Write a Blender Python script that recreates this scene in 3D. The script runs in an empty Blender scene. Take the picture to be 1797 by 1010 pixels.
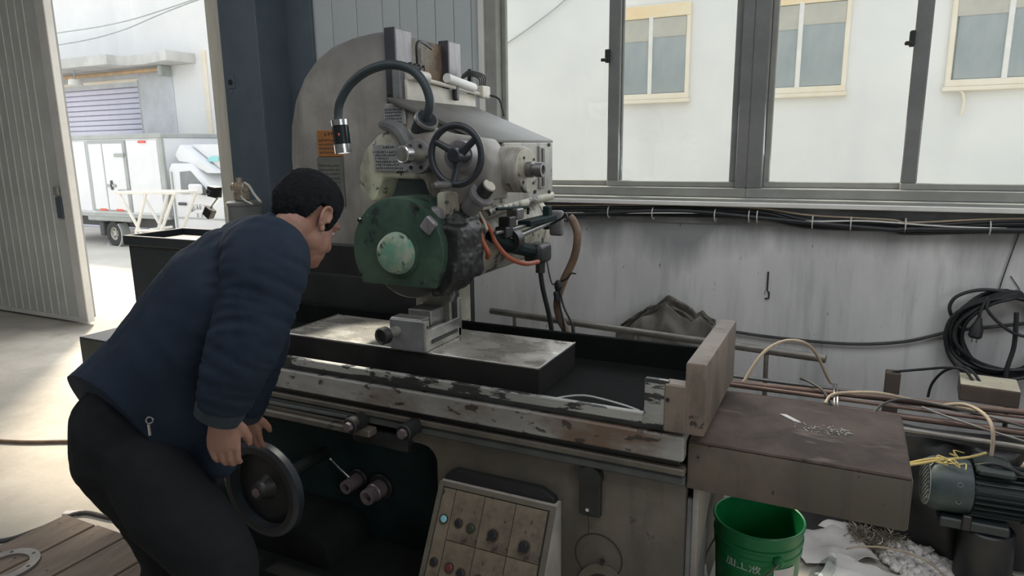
import bpy, bmesh, math, random
from mathutils import Vector, Matrix, noise as mnoise
R = math.radians
random.seed(7)
S = bpy.context.scene
COL = S.collection

# ------------------------------------------------------------------ camera
def make_camera():
    yd = Vector((1497-898.5, -(251-505), 1200)).normalized()
    xl = Vector((-1850-898.5, -(294-505), 1200)).normalized()
    X = -xl
    X = (X - X.dot(yd)*yd).normalized()
    Z = Vector((X.y*yd.z-X.z*yd.y, X.z*yd.x-X.x*yd.z, X.x*yd.y-X.y*yd.x))
    if Z.y < 0: Z = -Z
    right = Vector((X.x, yd.x, Z.x)); up = Vector((X.y, yd.y, Z.y)); fwd = Vector((X.z, yd.z, Z.z))
    cd = bpy.data.cameras.new('camera'); co = bpy.data.objects.new('camera', cd); COL.objects.link(co)
    m = Matrix((right, up, -fwd)).transposed().to_4x4(); m.translation = Vector((0, 0, 1.65))
    co.matrix_world = m
    cd.sensor_width = 36; cd.lens = 1200/1797*36; cd.clip_start = .05; cd.clip_end = 200
    S.camera = co
make_camera()

# ------------------------------------------------------------------ light
S.view_settings.view_transform = 'Standard'; S.view_settings.look = 'None'
S.view_settings.gamma = 1; S.view_settings.use_curve_mapping = False
S.view_settings.exposure = 0.0
W = bpy.data.worlds.new('sky'); S.world = W; W.use_nodes = True
wn = W.node_tree; bg = wn.nodes['Background']
bg.inputs[0].default_value = (0.90, 0.95, 1.0, 1); bg.inputs[1].default_value = 1.45
def add_light(name, kind, loc, energy, color=(1, 1, 1), target=None, direction=None, size=None, **kw):
    d = bpy.data.lights.new(name, kind); d.energy = energy; d.color = color
    if kind == 'AREA':
        d.shape = 'RECTANGLE'; d.size, d.size_y = size
    for k, v in kw.items(): setattr(d, k, v)
    o = bpy.data.objects.new(name, d); COL.objects.link(o); o.location = loc
    v = Vector(direction) if direction else Vector(target)-Vector(loc)
    o.rotation_euler = v.to_track_quat('-Z', 'Y').to_euler()
    return o
add_light('sun', 'SUN', (-8, 10, 9), 7.5, (1.0, .86, .66), direction=(.62, -.56, -.80), angle=R(7))
add_light('window_daylight', 'AREA', (-.3, 3.66, 2.1), 20, (.93, .97, 1.0), direction=(0, -1, -.25), size=(3.0, 1.2))
add_light('doorway_daylight', 'AREA', (-5.5, 3.85, 1.8), 45, (1, .97, .92), direction=(.35, -1, -.2), size=(2.0, 3.0))
add_light('roof_fill', 'AREA', (.6, 1.0, 4.3), 85, (.95, .97, 1.0), direction=(0, .12, -1), size=(4.5, 2.5))  # added soft fill from above; the ceiling has no opening here
add_light('roof_fill', 'AREA', (-4.2, .0, 4.3), 60, (.95, .97, 1.0), direction=(0, .1, -1), size=(3.5, 3.0))  # second added overhead fill, for the left half of the room
add_light('side_fill', 'AREA', (3.4, -1.0, 2.2), 45, (.96, .98, 1.0), direction=(-1, .75, -.12), size=(3.0, 2.0))  # added unseen fill from the right, behind the camera; no window modelled there

# ------------------------------------------------------------------ materials
def mat(name, c1, c2=None, scale=4.0, rough=.6, metal=0.0, bump=0.0, bscale=40, chip=None, chip_scale=14, chip_at=.62,
        chip_rough=None, chip_z=None, streak=None, streak_scale=(7, 7, .7), streak_at=.55, streak_w=.15, stretch=(1, 1, 1), detail=6, spec=.5, spec_noise=None, zstain=None):
    m = bpy.data.materials.new(name); m.use_nodes = True
    nt = m.node_tree; N = nt.nodes; L = nt.links; b = N['Principled BSDF']
    b.inputs['Roughness'].default_value = rough; b.inputs['Metallic'].default_value = metal
    b.inputs['Specular IOR Level'].default_value = spec
    tc = N.new('ShaderNodeTexCoord')
    def mapped(sc):
        mp = N.new('ShaderNodeMapping'); mp.inputs['Scale'].default_value = sc
        L.new(tc.outputs['Object'], mp.inputs[0]); return mp.outputs[0]
    def nz(sc, vec, det=detail):
        n = N.new('ShaderNodeTexNoise'); n.inputs['Scale'].default_value = sc; n.inputs['Detail'].default_value = det
        n.inputs['Roughness'].default_value = .62
        L.new(vec, n.inputs['Vector']); return n.outputs['Fac']
    def ramp(fac, a, bb):
        r = N.new('ShaderNodeMapRange'); r.inputs[1].default_value = a; r.inputs[2].default_value = bb
        L.new(fac, r.inputs[0]); return r.outputs[0]
    def mix(fac, A, B):
        x = N.new('ShaderNodeMix'); x.data_type = 'RGBA'
        L.new(fac, x.inputs[0])
        for s, v in ((6, A), (7, B)):
            if isinstance(v, tuple): x.inputs[s].default_value = (*v, 1)
            else: L.new(v, x.inputs[s])
        return x.outputs[2]
    c = None
    if c2: c = mix(ramp(nz(scale, mapped(stretch)), .40, .60), c1, c2)
    if streak:
        c = mix(ramp(nz(1.0, mapped(streak_scale)), streak_at, streak_at+streak_w), c or c1, streak)
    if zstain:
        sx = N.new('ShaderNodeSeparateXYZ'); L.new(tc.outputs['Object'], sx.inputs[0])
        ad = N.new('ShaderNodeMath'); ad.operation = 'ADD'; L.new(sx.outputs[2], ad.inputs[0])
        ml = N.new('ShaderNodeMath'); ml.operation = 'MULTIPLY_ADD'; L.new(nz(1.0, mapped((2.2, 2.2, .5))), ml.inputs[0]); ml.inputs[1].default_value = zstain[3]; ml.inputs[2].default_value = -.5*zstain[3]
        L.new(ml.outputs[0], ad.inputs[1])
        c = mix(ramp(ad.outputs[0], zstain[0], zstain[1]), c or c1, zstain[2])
    if chip:
        cf = ramp(nz(chip_scale, mapped(stretch), 8), chip_at, chip_at+.025)
        c = mix(cf, c or c1, chip)
        if chip_rough is not None:
            rr = N.new('ShaderNodeMapRange'); L.new(cf, rr.inputs[0]); rr.inputs[3].default_value = rough; rr.inputs[4].default_value = chip_rough
            L.new(rr.outputs[0], b.inputs['Roughness'])
    if spec_noise:
        rf = N.new('ShaderNodeMapRange'); L.new(nz(spec_noise[0], mapped(stretch)), rf.inputs[0])
        rf.inputs[1].default_value = .42; rf.inputs[2].default_value = .58
        rf.inputs[3].default_value = spec_noise[1]; rf.inputs[4].default_value = spec_noise[2]
        L.new(rf.outputs[0], b.inputs['Roughness'])
    if c: L.new(c, b.inputs['Base Color'])
    else: b.inputs['Base Color'].default_value = (*c1, 1)
    if bump:
        bp = N.new('ShaderNodeBump'); bp.inputs['Strength'].default_value = bump; bp.inputs['Distance'].default_value = .01
        L.new(nz(bscale, mapped(stretch)), bp.inputs['Height']); L.new(bp.outputs[0], b.inputs['Normal'])
    return m
def glass_mat(name, tint=(.97, .98, .98), refl=.06):
    m = bpy.data.materials.new(name); m.use_nodes = True; nt = m.node_tree; nt.nodes.clear()
    o = nt.nodes.new('ShaderNodeOutputMaterial'); t = nt.nodes.new('ShaderNodeBsdfTransparent'); t.inputs[0].default_value = (*tint, 1)
    g = nt.nodes.new('ShaderNodeBsdfGlossy'); g.inputs['Roughness'].default_value = .03
    x = nt.nodes.new('ShaderNodeMixShader'); x.inputs[0].default_value = refl
    nt.links.new(t.outputs[0], x.inputs[1]); nt.links.new(g.outputs[0], x.inputs[2]); nt.links.new(x.outputs[0], o.inputs[0])
    return m
def emit_mat(name, col, strength):
    m = bpy.data.materials.new(name); m.use_nodes = True; b = m.node_tree.nodes['Principled BSDF']
    b.inputs['Base Color'].default_value = (*col, 1); b.inputs['Emission Color'].default_value = (*col, 1); b.inputs['Emission Strength'].default_value = strength
    return m

M = dict(
 concrete=mat('concrete_floor', (.50, .47, .42), (.40, .375, .33), 2.2, .75, bump=.25, bscale=30, streak=(.20, .18, .155), streak_scale=(1.1, 1.6, 1), streak_at=.60, streak_w=.2),
 outside=mat('outdoor_concrete', (.72, .69, .63), (.62, .59, .53), .7, .85, bump=.2, bscale=8),
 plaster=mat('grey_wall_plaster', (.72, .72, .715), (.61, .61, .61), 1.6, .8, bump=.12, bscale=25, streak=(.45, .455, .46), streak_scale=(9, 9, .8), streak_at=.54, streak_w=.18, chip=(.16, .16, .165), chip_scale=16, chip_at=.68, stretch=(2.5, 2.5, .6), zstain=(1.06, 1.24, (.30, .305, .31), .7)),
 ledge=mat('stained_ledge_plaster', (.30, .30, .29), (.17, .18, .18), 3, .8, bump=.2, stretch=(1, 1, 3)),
 siding=mat('pale_metal_siding', (.56, .60, .60), (.51, .55, .555), 1.5, .55, spec=.3),
 inner=mat('interior_wall_paint', (.35, .36, .36), (.31, .32, .33), 1, .8),
 ceil=mat('ceiling_sheet', (.33, .34, .35), (.29, .30, .31), 1, .8),
 steelblue=mat('slate_blue_paint', (.105, .135, .16), (.085, .115, .14), 3, .5, chip=(.4, .42, .44), chip_scale=26, chip_at=.74),
 wayfront=mat('dark_slate_way_front', (.05, .052, .062), (.035, .037, .045), 6, .5),
 jamb=mat('olive_grey_door_post', (.72, .70, .61), (.62, .60, .51), 4, .6, stretch=(3, 3, .5)),
 doorleaf=mat('grey_door_sheet', (.64, .655, .63), (.56, .575, .555), 2, .5),
 white=mat('white_paint', (.78, .77, .74), (.70, .69, .66), 3, .5),
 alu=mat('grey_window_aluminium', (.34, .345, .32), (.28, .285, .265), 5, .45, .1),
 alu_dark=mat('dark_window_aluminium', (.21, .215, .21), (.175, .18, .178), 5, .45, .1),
 glass=glass_mat('window_glass', (.95, .965, .96), .05),
 facade=mat('white_facade', (.78, .78, .765), (.72, .72, .71), .5, .9, streak=(.66, .66, .655), streak_scale=(1.3, 1.3, .18), streak_at=.56, streak_w=.3),
 facade_frame=mat('cream_window_frame', (.80, .74, .63), (.76, .68, .54), 2, .7),
 orange_frame=mat('orange_stained_lintel', (.80, .62, .38), (.78, .68, .5), 3, .7),
 parapet_reflection=mat('painted_pane_reflection', (.50, .48, .42), (.42, .41, .37), 2, .5),  # pale colour paints the parapet's reflection onto the far panes
 farpane=mat('dusty_far_pane', (.30, .34, .35), (.40, .43, .43), 1.2, .25, stretch=(1, 1, .4)),
 shutter=mat('lilac_white_shutter', (.66, .65, .76), (.60, .59, .69), 1, .6),
 canopy=mat('canopy_concrete', (.62, .62, .60), (.5, .5, .48), 1.2, .9),
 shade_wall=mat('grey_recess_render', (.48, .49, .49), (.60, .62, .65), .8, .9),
 rustpipe=mat('rusty_orange_pipe', (.55, .36, .2), (.4, .3, .2), 4, .8),
 van=mat('van_white_paint', (.80, .82, .84), (.76, .78, .81), 2, .35),
 van_trim=mat('van_grey_trim', (.42, .45, .44), (.36, .38, .37), 2, .5),
 van_dark=mat('van_underbody', (.10, .105, .11), None, rough=.8),
 vanglass=mat('van_side_glass', (.20, .21, .22), (.26, .27, .28), 2, .15),
 red=mat('red_reflector', (.75, .12, .07), None, rough=.4),
 teal=mat('faded_teal_print', (.35, .72, .72), None, rough=.5),
 greytext=mat('faded_grey_lettering', (.42, .42, .42), None, rough=.7),
 tyre=mat('tyre_rubber', (.05, .05, .052), None, rough=.85),
 rim=mat('wheel_rim_grey', (.55, .54, .5), (.4, .38, .34), 12, .5),
 black=mat('black_plastic', (.018, .019, .022), None, rough=.5),
 cable=mat('black_cable_jacket', (.016, .018, .022), (.026, .028, .03), 10, .5),
 greycable=mat('dusty_grey_cable', (.07, .07, .07), (.045, .045, .045), 10, .7),
 tan=mat('tan_cable', (.46, .37, .27), (.36, .29, .22), 10, .7),
 orange=mat('orange_hose_rubber', (.42, .105, .04), (.30, .08, .04), 14, .5),
 brownhose=mat('brown_rubber_hose', (.21, .135, .085), (.13, .09, .065), 14, .5),
 cast=mat('oily_beige_casting', (.33, .31, .28), (.22, .21, .19), 3.5, .5, bump=.12, bscale=14, streak=(.15, .14, .13), streak_scale=(6, 6, .9), streak_at=.54, streak_w=.2, chip=(.06, .058, .056), chip_scale=7, chip_at=.69),
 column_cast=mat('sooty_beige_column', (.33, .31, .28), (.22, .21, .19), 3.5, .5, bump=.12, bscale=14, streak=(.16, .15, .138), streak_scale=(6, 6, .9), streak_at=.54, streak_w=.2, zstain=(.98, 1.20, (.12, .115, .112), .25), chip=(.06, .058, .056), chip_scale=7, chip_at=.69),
 cast_light=mat('yellowed_cream_casting', (.50, .475, .39), (.37, .35, .285), 7, .5, bump=.15, bscale=20, streak=(.17, .16, .13), streak_scale=(9, 9, 2), streak_at=.56, streak_w=.12, chip=(.06, .058, .052), chip_scale=12, chip_at=.575),
 cast_grey=mat('greasy_grey_casting', (.20, .20, .20), (.13, .135, .14), 6, .45, bump=.15, bscale=20, chip=(.035, .037, .04), chip_scale=12, chip_at=.60),
 head=mat('oily_warm_grey_casting', (.40, .38, .335), (.28, .265, .235), 5, .45, bump=.1, bscale=18, streak=(.15, .145, .13), streak_scale=(8, 8, 1.2), streak_at=.55, streak_w=.15, chip=(.06, .058, .055), chip_scale=14, chip_at=.645),
 way=mat('way_face_grey', (.30, .285, .29), (.20, .19, .20), 7, .45, .2, stretch=(2, 2, .5), streak=(.12, .115, .12), streak_scale=(14, 14, 1), streak_at=.58),
 dark=mat('black_oily_steel', (.020, .021, .021), (.013, .014, .0145), 6, .45, bump=.1, bscale=25),
 darkgreen=mat('dark_green_machine_paint', (.012, .026, .026), (.009, .018, .018), 5, .75, bump=.06, spec=.2),
 rust_panel=mat('rusted_column_panel', (.16, .105, .06), (.26, .27, .26), 5, .7, bump=.2, stretch=(1, 1, .8), chip=(.09, .065, .045), chip_scale=14, chip_at=.56),
 roof=mat('dark_grey_cover_sheet', (.115, .11, .10), (.09, .086, .08), 5, .55, bump=.05, bscale=60),
 green=mat('worn_green_guard_paint', (.058, .105, .074), (.028, .055, .044), 4, .4, bump=.12, bscale=12, chip=(.022, .033, .03), chip_scale=8, chip_at=.58, streak=(.15, .145, .115), streak_scale=(7, 7, 5), streak_at=.60, streak_w=.06),
 hub=mat('pale_green_worn_hub', (.14, .30, .215), (.36, .37, .29), 14, .45, bump=.1, chip=(.05, .11, .085), chip_scale=18, chip_at=.57),
 paintband=mat('chipped_grey_rail_paint', (.38, .375, .345), (.27, .27, .25), 6, .5, bump=.1, chip=(.035, .036, .035), chip_scale=17, chip_at=.505, stretch=(.42, 1, 1.5)),
 paintband2=mat('rust_chipped_grey_paint', (.33, .325, .30), (.22, .215, .20), 5, .5, bump=.1, chip=(.05, .038, .030), chip_scale=19, chip_at=.585, stretch=(.6, 1, 1.3), streak=(.15, .10, .07), streak_scale=(1.6, 1, 3), streak_at=.56, streak_w=.12),
 groove=mat('grey_green_groove', (.09, .10, .095), (.06, .066, .064), 6, .5),
 steel=mat('bright_machined_steel', (.42, .42, .41), (.30, .30, .29), 12, .32, .75),
 steel_worn=mat('worn_machined_steel', (.36, .35, .31), (.22, .215, .19), 9, .4, .55, bump=.05),
 chuck=mat('wet_ground_steel', (.56, .53, .48), (.40, .375, .335), 4, .3, .6, bump=.02, bscale=30, spec_noise=(6, .12, .46), stretch=(1, 1.8, 1)),
 chuck_side=mat('black_chuck_side', (.016, .016, .016), (.022, .021, .02), 6, .85, spec=.12),
 tan_box=mat('rusty_tan_cover_paint', (.235, .185, .145), (.165, .135, .108), 5, .55, bump=.1, bscale=20, streak=(.105, .082, .065), streak_scale=(6, 6, 2), streak_at=.54, streak_w=.15, chip=(.05, .04, .035), chip_scale=12, chip_at=.66),
 box_top=mat('dirty_brown_cover_top', (.115, .083, .066), (.052, .039, .034), 3.2, .75, bump=.1, bscale=25, streak=(.20, .16, .13), streak_scale=(3, 9, 3), streak_at=.57, streak_w=.12, spec=.25, chip=(.03, .024, .022), chip_scale=16, chip_at=.66),
 box_front=mat('stained_olive_cover_front', (.165, .135, .10), (.10, .085, .066), 2.6, .6, bump=.08, bscale=25, streak=(.07, .055, .043), streak_scale=(9, 9, .8), streak_at=.53, streak_w=.16, chip=(.035, .029, .026), chip_scale=18, chip_at=.65),
 bed=mat('greasy_beige_bed_paint', (.155, .135, .105), (.095, .085, .07), 3, .5, bump=.1, bscale=18, streak=(.075, .066, .055), streak_scale=(6, 6, 1), streak_at=.54, streak_w=.2, chip=(.05, .045, .04), chip_scale=9, chip_at=.66),
 bed_light=mat('pale_bed_paint', (.34, .32, .28), (.24, .225, .2), 5, .55, streak=(.16, .15, .13), streak_scale=(9, 9, 1), streak_at=.6),
 panel=mat('dirty_control_panel', (.215, .175, .128), (.115, .095, .072), 9, .45, bump=.06, chip=(.06, .045, .035), chip_scale=13, chip_at=.60),
 panel_line=mat('dark_panel_groove', (.028, .024, .02), None, rough=.7),
 wheelblack=mat('black_handwheel_paint', (.028, .033, .04), (.02, .024, .03), 8, .42),
 gooseneck=mat('dark_slate_rubber_arm', (.035, .05, .058), (.026, .038, .044), 10, .5),
 lampbody=mat('black_ribbed_lamp_body', (.022, .028, .03), None, rough=.3, metal=.3),
 chrome=mat('bright_aluminium', (.72, .72, .72), (.6, .6, .6), 30, .25, .9),
 plate=mat('etched_aluminium_plate', (.48, .50, .51), (.36, .38, .39), 9, .35, .5),
 orangeplate=mat('orange_warning_plate', (.36, .15, .045), (.28, .115, .035), 9, .5),
 greyplate=mat('grey_notice_plate', (.15, .155, .135), (.115, .12, .108), 9, .5),
 ink=mat('dark_etched_ink', (.05, .05, .052), None, rough=.7),
 cream=mat('cream_enamel', (.62, .59, .51), (.52, .49, .42), 5, .5, chip=(.2, .19, .17), chip_scale=18, chip_at=.70),
 purple=mat('mauve_worn_steel', (.23, .185, .19), (.15, .12, .128), 10, .35, .4),
 blue_lit=mat('pale_blue_lamp_lens', (.22, .55, .62), (.28, .62, .66), 40, .25),
 redbtn=mat('dull_red_button', (.14, .032, .034), None, rough=.4),
 greenbtn=mat('dull_green_button', (.035, .055, .035), None, rough=.4),
 bezel=mat('tarnished_button_ring', (.13, .11, .085), None, rough=.35, metal=.6),
 jacket=mat('navy_jacket_cloth', (.017, .028, .048), (.013, .022, .039), 5, .75, bump=.12, bscale=7, spec=.2),
 cuff=mat('dark_ribbed_cuff', (.022, .032, .04), None, rough=.85),
 trousers=mat('black_trouser_cloth', (.013, .0145, .016), (.010, .0115, .013), 4, .85, bump=.2, bscale=8, spec=.2),
 skin=mat('skin', (.34, .185, .135), (.30, .155, .112), 12, .5, bump=.04, bscale=90),
 hair=mat('black_hair', (.006, .007, .009), (.010, .011, .013), 60, .8, bump=.8, bscale=70, spec=.15),
 eye=mat('eye_white', (.6, .58, .55), None, rough=.2),
 shoe=mat('black_shoe', (.02, .02, .02), None, rough=.5),
 bucket=mat('green_bucket_plastic', (.008, .20, .058), (.006, .16, .048), 5, .35, chip=(.03, .06, .04), chip_scale=10, chip_at=.72),
 bucket_wear=mat('whitish_print', (.55, .62, .56), None, rough=.6),
 paper=mat('white_paper', (.74, .72, .70), (.64, .61, .59), 6, .85, bump=.08),
 plasticwrap=mat('crumpled_white_plastic', (.74, .72, .70), (.58, .55, .53), 20, .4, bump=.4, bscale=60),
 swarf=mat('grey_brown_metal_swarf', (.30, .26, .20), (.42, .38, .32), 30, .4, .4),
 motor=mat('dark_teal_motor_paint', (.045, .065, .068), (.032, .047, .05), 8, .45, bump=.05),
 motor_dark=mat('dark_motor_fins', (.018, .027, .028), (.025, .035, .036), 8, .45),
 mesh_grey=mat('grey_fan_guard_wire', (.20, .22, .215), None, rough=.5, metal=.3),
 blackdrum=mat('black_oily_drum', (.016, .018, .022), (.010, .011, .013), 8, .4),
 copper=mat('coppery_rusty_pipe', (.20, .135, .115), (.125, .085, .072), 7, .42, .5, stretch=(.4, 2, 2)),
 greypipe=mat('dull_grey_steel_rod', (.22, .22, .22), (.15, .145, .14), 7, .38, .6, stretch=(.4, 2, 2)),
 railpipe=mat('dusty_galvanised_pipe', (.30, .285, .255), (.19, .18, .165), 7, .38, .55, stretch=(.5, 2, 2)),
 tarp=mat('black_plastic_sheet', (.022, .022, .024), (.03, .03, .032), 5, .42, bump=.25, bscale=6),
 sack=mat('dusty_brown_sacking', (.105, .10, .09), (.19, .18, .16), 4, .85, bump=.3, bscale=18),
 blockwood=mat('speckled_cream_block', (.60, .55, .42), (.50, .45, .34), 8, .7, chip=(.2, .15, .1), chip_scale=40, chip_at=.68),
 blockside=mat('dark_brown_block_side', (.12, .095, .075), (.09, .07, .058), 8, .7),
 sump=mat('matt_black_sump', (.012, .013, .013), (.009, .0095, .0095), 5, .9, spec=.08),
 wood=mat('worn_brown_plank', (.215, .165, .125), (.155, .118, .09), 5, .75, bump=.2, bscale=20, stretch=(6, .8, 3), chip=(.05, .04, .03), chip_scale=14, chip_at=.66),
 ring=mat('dull_grey_steel_ring', (.33, .31, .29), (.24, .225, .21), 8, .5, .4),
 cabinet=mat('dark_slate_cabinet', (.03, .036, .042), (.024, .03, .036), 5, .5),
 olive=mat('olive_cover_paint', (.10, .105, .08), (.08, .083, .064), 5, .55),
 can=mat('grey_oil_pump_can', (.19, .195, .19), (.14, .145, .145), 5, .5),
 brass=mat('dirty_brass_fitting', (.40, .31, .22), (.55, .5, .43), 15, .4, .6),
 lens=emit_mat('lamp_lens', (1, .95, .85), 3.0),
 yellow=mat('yellow_straw_twine', (.50, .40, .15), (.4, .32, .13), 20, .7),
)

# ------------------------------------------------------------------ mesh helpers
class MB:
    def __init__(s): s.bm = bmesh.new()
    def _merge(s, b2):
        me = bpy.data.meshes.new('_t'); b2.to_mesh(me); b2.free(); s.bm.from_mesh(me); bpy.data.meshes.remove(me)
    def box(s, x, y, z, bev=0, rot=None, seg=1):
        b = bmesh.new(); bmesh.ops.create_cube(b, size=1)
        sx, sy, sz = x[1]-x[0], y[1]-y[0], z[1]-z[0]
        bmesh.ops.scale(b, vec=(sx, sy, sz), verts=b.verts)
        if bev: bmesh.ops.bevel(b, geom=b.edges[:], offset=min(bev, .45*min(abs(sx), abs(sy), abs(sz))), segments=seg, affect='EDGES', profile=.5)
        c = Vector(((x[0]+x[1])/2, (y[0]+y[1])/2, (z[0]+z[1])/2))
        if rot: bmesh.ops.rotate(b, cent=(0, 0, 0), matrix=Matrix.Rotation(rot[1], 3, rot[0]), verts=b.verts)
        bmesh.ops.translate(b, vec=c, verts=b.verts); s._merge(b); return s
    def prism(s, pts, axis, a, b, bev=0):
        # polygon pts in the two other axes (order x,y,z without axis), extruded from a to b
        bb = bmesh.new()
        def mk(p, t):
            v = list(p); v.insert('xyz'.index(axis), t); return bb.verts.new(v)
        v0 = [mk(p, a) for p in pts]; v1 = [mk(p, b) for p in pts]
        bb.faces.new(v0); bb.faces.new(v1[::-1]); n = len(pts)
        for i in range(n): bb.faces.new((v0[i], v1[i], v1[(i+1) % n], v0[(i+1) % n]))
        bmesh.ops.recalc_face_normals(bb, faces=bb.faces)
        if bev: bmesh.ops.bevel(bb, geom=bb.edges[:], offset=bev, segments=2, affect='EDGES', profile=.5)
        s._merge(bb); return s
    def lathe(s, prof, o, ax, seg=32, a0=0, a1=2*math.pi, close=False):
        # prof: (radius, distance along ax)
        ax = Vector(ax).normalized(); o = Vector(o)
        u = ax.orthogonal().normalized(); w = ax.cross(u)
        full = abs(a1-a0-2*math.pi) < 1e-6; n = seg if full else seg+1
        rings = []
        for r, t in prof:
            if r < 1e-6: rings.append([s.bm.verts.new(o+ax*t)])
            else: rings.append([s.bm.verts.new(o+ax*t+(u*math.cos(a0+(a1-a0)*i/seg)+w*math.sin(a0+(a1-a0)*i/seg))*r) for i in range(n)])
        pairs = list(zip(rings, rings[1:]))
        if close: pairs.append((rings[-1], rings[0]))
        for A, B in pairs:
            m = seg if full else seg
            for i in range(m):
                j = (i+1) % n
                if len(A) == 1 and len(B) == 1: continue
                if len(A) == 1: f = (A[0], B[j], B[i])
                elif len(B) == 1: f = (A[i], A[j], B[0])
                else: f = (A[i], A[j], B[j], B[i])
                try: s.bm.faces.new(f)
                except ValueError: pass
        return s
    def cyl(s, p0, p1, r0, r1=None, seg=24, bev=0):
        p0, p1 = Vector(p0), Vector(p1); r1 = r0 if r1 is None else r1; L = (p1-p0).length
        if bev: pr = [(0, 0), (r0-bev, 0), (r0, bev), (r1, L-bev), (r1-bev, L), (0, L)]
        else: pr = [(0, 0), (r0, 0), (r1, L), (0, L)]
        return s.lathe(pr, p0, p1-p0, seg)
    def ring(s, p0, p1, ro, ri, seg=32):
        p0, p1 = Vector(p0), Vector(p1); L = (p1-p0).length
        return s.lathe([(ri, 0), (ro, 0), (ro, L), (ri, L)], p0, p1-p0, seg, close=True)
    def torus(s, c, ax, R0, r, seg=48, ms=12):
        pr = [(R0+r*math.cos(2*math.pi*k/ms), r*math.sin(2*math.pi*k/ms)) for k in range(ms)]
        return s.lathe(pr, c, ax, seg, close=True)
    def tube(s, pts, r, seg=8, caps=True, smooth=0, scale=None):
        P = [Vector(p) for p in pts]
        if smooth: P = spline(P, smooth)
        n = len(P); rs = r if isinstance(r, (list, tuple)) else [r]*n
        if len(rs) != n: rs = [rs[int(i*(len(rs)-1)/(n-1))]*(1-(i*(len(rs)-1)/(n-1)) % 1)+rs[min(len(rs)-1, int(i*(len(rs)-1)/(n-1))+1)]*((i*(len(rs)-1)/(n-1)) % 1) for i in range(n)]
        T = [(P[min(i+1, n-1)]-P[max(i-1, 0)]).normalized() for i in range(n)]
        u = T[0].orthogonal().normalized(); rings = []
        for i in range(n):
            u = (u-T[i]*u.dot(T[i])); u = u.normalized() if u.length > 1e-6 else T[i].orthogonal().normalized()
            w = T[i].cross(u)
            rings.append([s.bm.verts.new(P[i]+(u*math.cos(2*math.pi*k/seg)+w*math.sin(2*math.pi*k/seg))*rs[i]) for k in range(seg)])
        for A, B in zip(rings, rings[1:]):
            for k in range(seg): s.bm.faces.new((A[k], A[(k+1) % seg], B[(k+1) % seg], B[k]))
        if caps: s.bm.faces.new(rings[0][::-1]); s.bm.faces.new(rings[-1])
        return s
    def capsule(s, pts, rs, seg=10):
        # tube with rounded ends
        P = [Vector(p) for p in pts]; d0 = (P[0]-P[1]).normalized(); d1 = (P[-1]-P[-2]).normalized()
        r0, r1 = rs[0], rs[-1]
        Q = [P[0]+d0*r0*.95, P[0]+d0*r0*.6]+P+[P[-1]+d1*r1*.6, P[-1]+d1*r1*.95]
        q = [r0*.3, r0*.8]+list(rs)+[r1*.8, r1*.3]
        return s.tube(Q, q, seg)
    def loft(s, rings):
        V = [[s.bm.verts.new(p) for p in r] for r in rings]; n = len(V[0])
        for A, B in zip(V, V[1:]):
            for k in range(n): s.bm.faces.new((A[k], A[(k+1) % n], B[(k+1) % n], B[k]))
        s.bm.faces.new(V[0][::-1]); s.bm.faces.new(V[-1]); return s
    def ellipsoid(s, c, rad, rot=None, u=20, v=14):
        b = bmesh.new(); bmesh.ops.create_uvsphere(b, u_segments=u, v_segments=v, radius=1)
        bmesh.ops.scale(b, vec=rad, verts=b.verts)
        if rot is not None: bmesh.ops.transform(b, matrix=rot.to_4x4(), verts=b.verts)
        bmesh.ops.translate(b, vec=c, verts=b.verts); s._merge(b); return s
    def poly(s, pts):
        s.bm.faces.new([s.bm.verts.new(p) for p in pts]); return s
    def mesh(s, name):
        bmesh.ops.recalc_face_normals(s.bm, faces=s.bm.faces)
        me = bpy.data.meshes.new(name); s.bm.to_mesh(me); s.bm.free(); return me
    def obj(s, name, m, parent=None, smooth=35, label=None, cat=None, group=None, kind=None):
        me = s.mesh(name); return link(me, name, m, parent, smooth, label, cat, group, kind)

def spline(P, k):
    Q = []; n = len(P)
    for i in range(n-1):
        a, b, c, d = P[max(i-1, 0)], P[i], P[i+1], P[min(i+2, n-1)]
        for j in range(k):
            t = j/k
            Q.append(.5*((2*b)+(c-a)*t+(2*a-5*b+4*c-d)*t*t+(3*b-a-3*c+d)*t**3))
    Q.append(P[-1].copy()); return Q

WORLD = {}
def link(me, name, m, parent=None, smooth=35, label=None, cat=None, group=None, kind=None):
    n = len(me.vertices)
    co = [0.0]*(3*n); me.vertices.foreach_get('co', co)
    xs, ys, zs = co[0::3], co[1::3], co[2::3]
    org = Vector(((min(xs)+max(xs))/2, (min(ys)+max(ys))/2, min(zs)))
    me.transform(Matrix.Translation(-org))
    if isinstance(m, str): m = M[m]
    me.materials.append(m)
    if smooth:
        me.polygons.foreach_set('use_smooth', [True]*len(me.polygons))
        me.set_sharp_from_angle(angle=R(smooth))
    o = bpy.data.objects.new(name, me); COL.objects.link(o)
    if parent: o.parent = parent; o.location = org-WORLD[parent.name]
    else: o.location = org
    WORLD[o.name] = org
    props(o, label, cat, group, kind); return o
def props(o, label=None, cat=None, group=None, kind=None):
    for k, v in (('label', label), ('category', cat), ('group', group), ('kind', kind)):
        if v: o[k] = v
def thing(name, loc, label, cat, group=None):
    o = bpy.data.objects.new(name, None); COL.objects.link(o); o.location = loc; o.empty_display_size = .1
    WORLD[o.name] = Vector(loc); props(o, label, cat, group); return o
def struct_empty(name, loc):
    o = bpy.data.objects.new(name, None); COL.objects.link(o); o.location = loc; o['kind'] = 'structure'
    WORLD[o.name] = Vector(loc); return o
def box(x, y, z, name, m, parent=None, bev=.003, **kw): return MB().box(x, y, z, bev).obj(name, m, parent, **kw)
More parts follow.
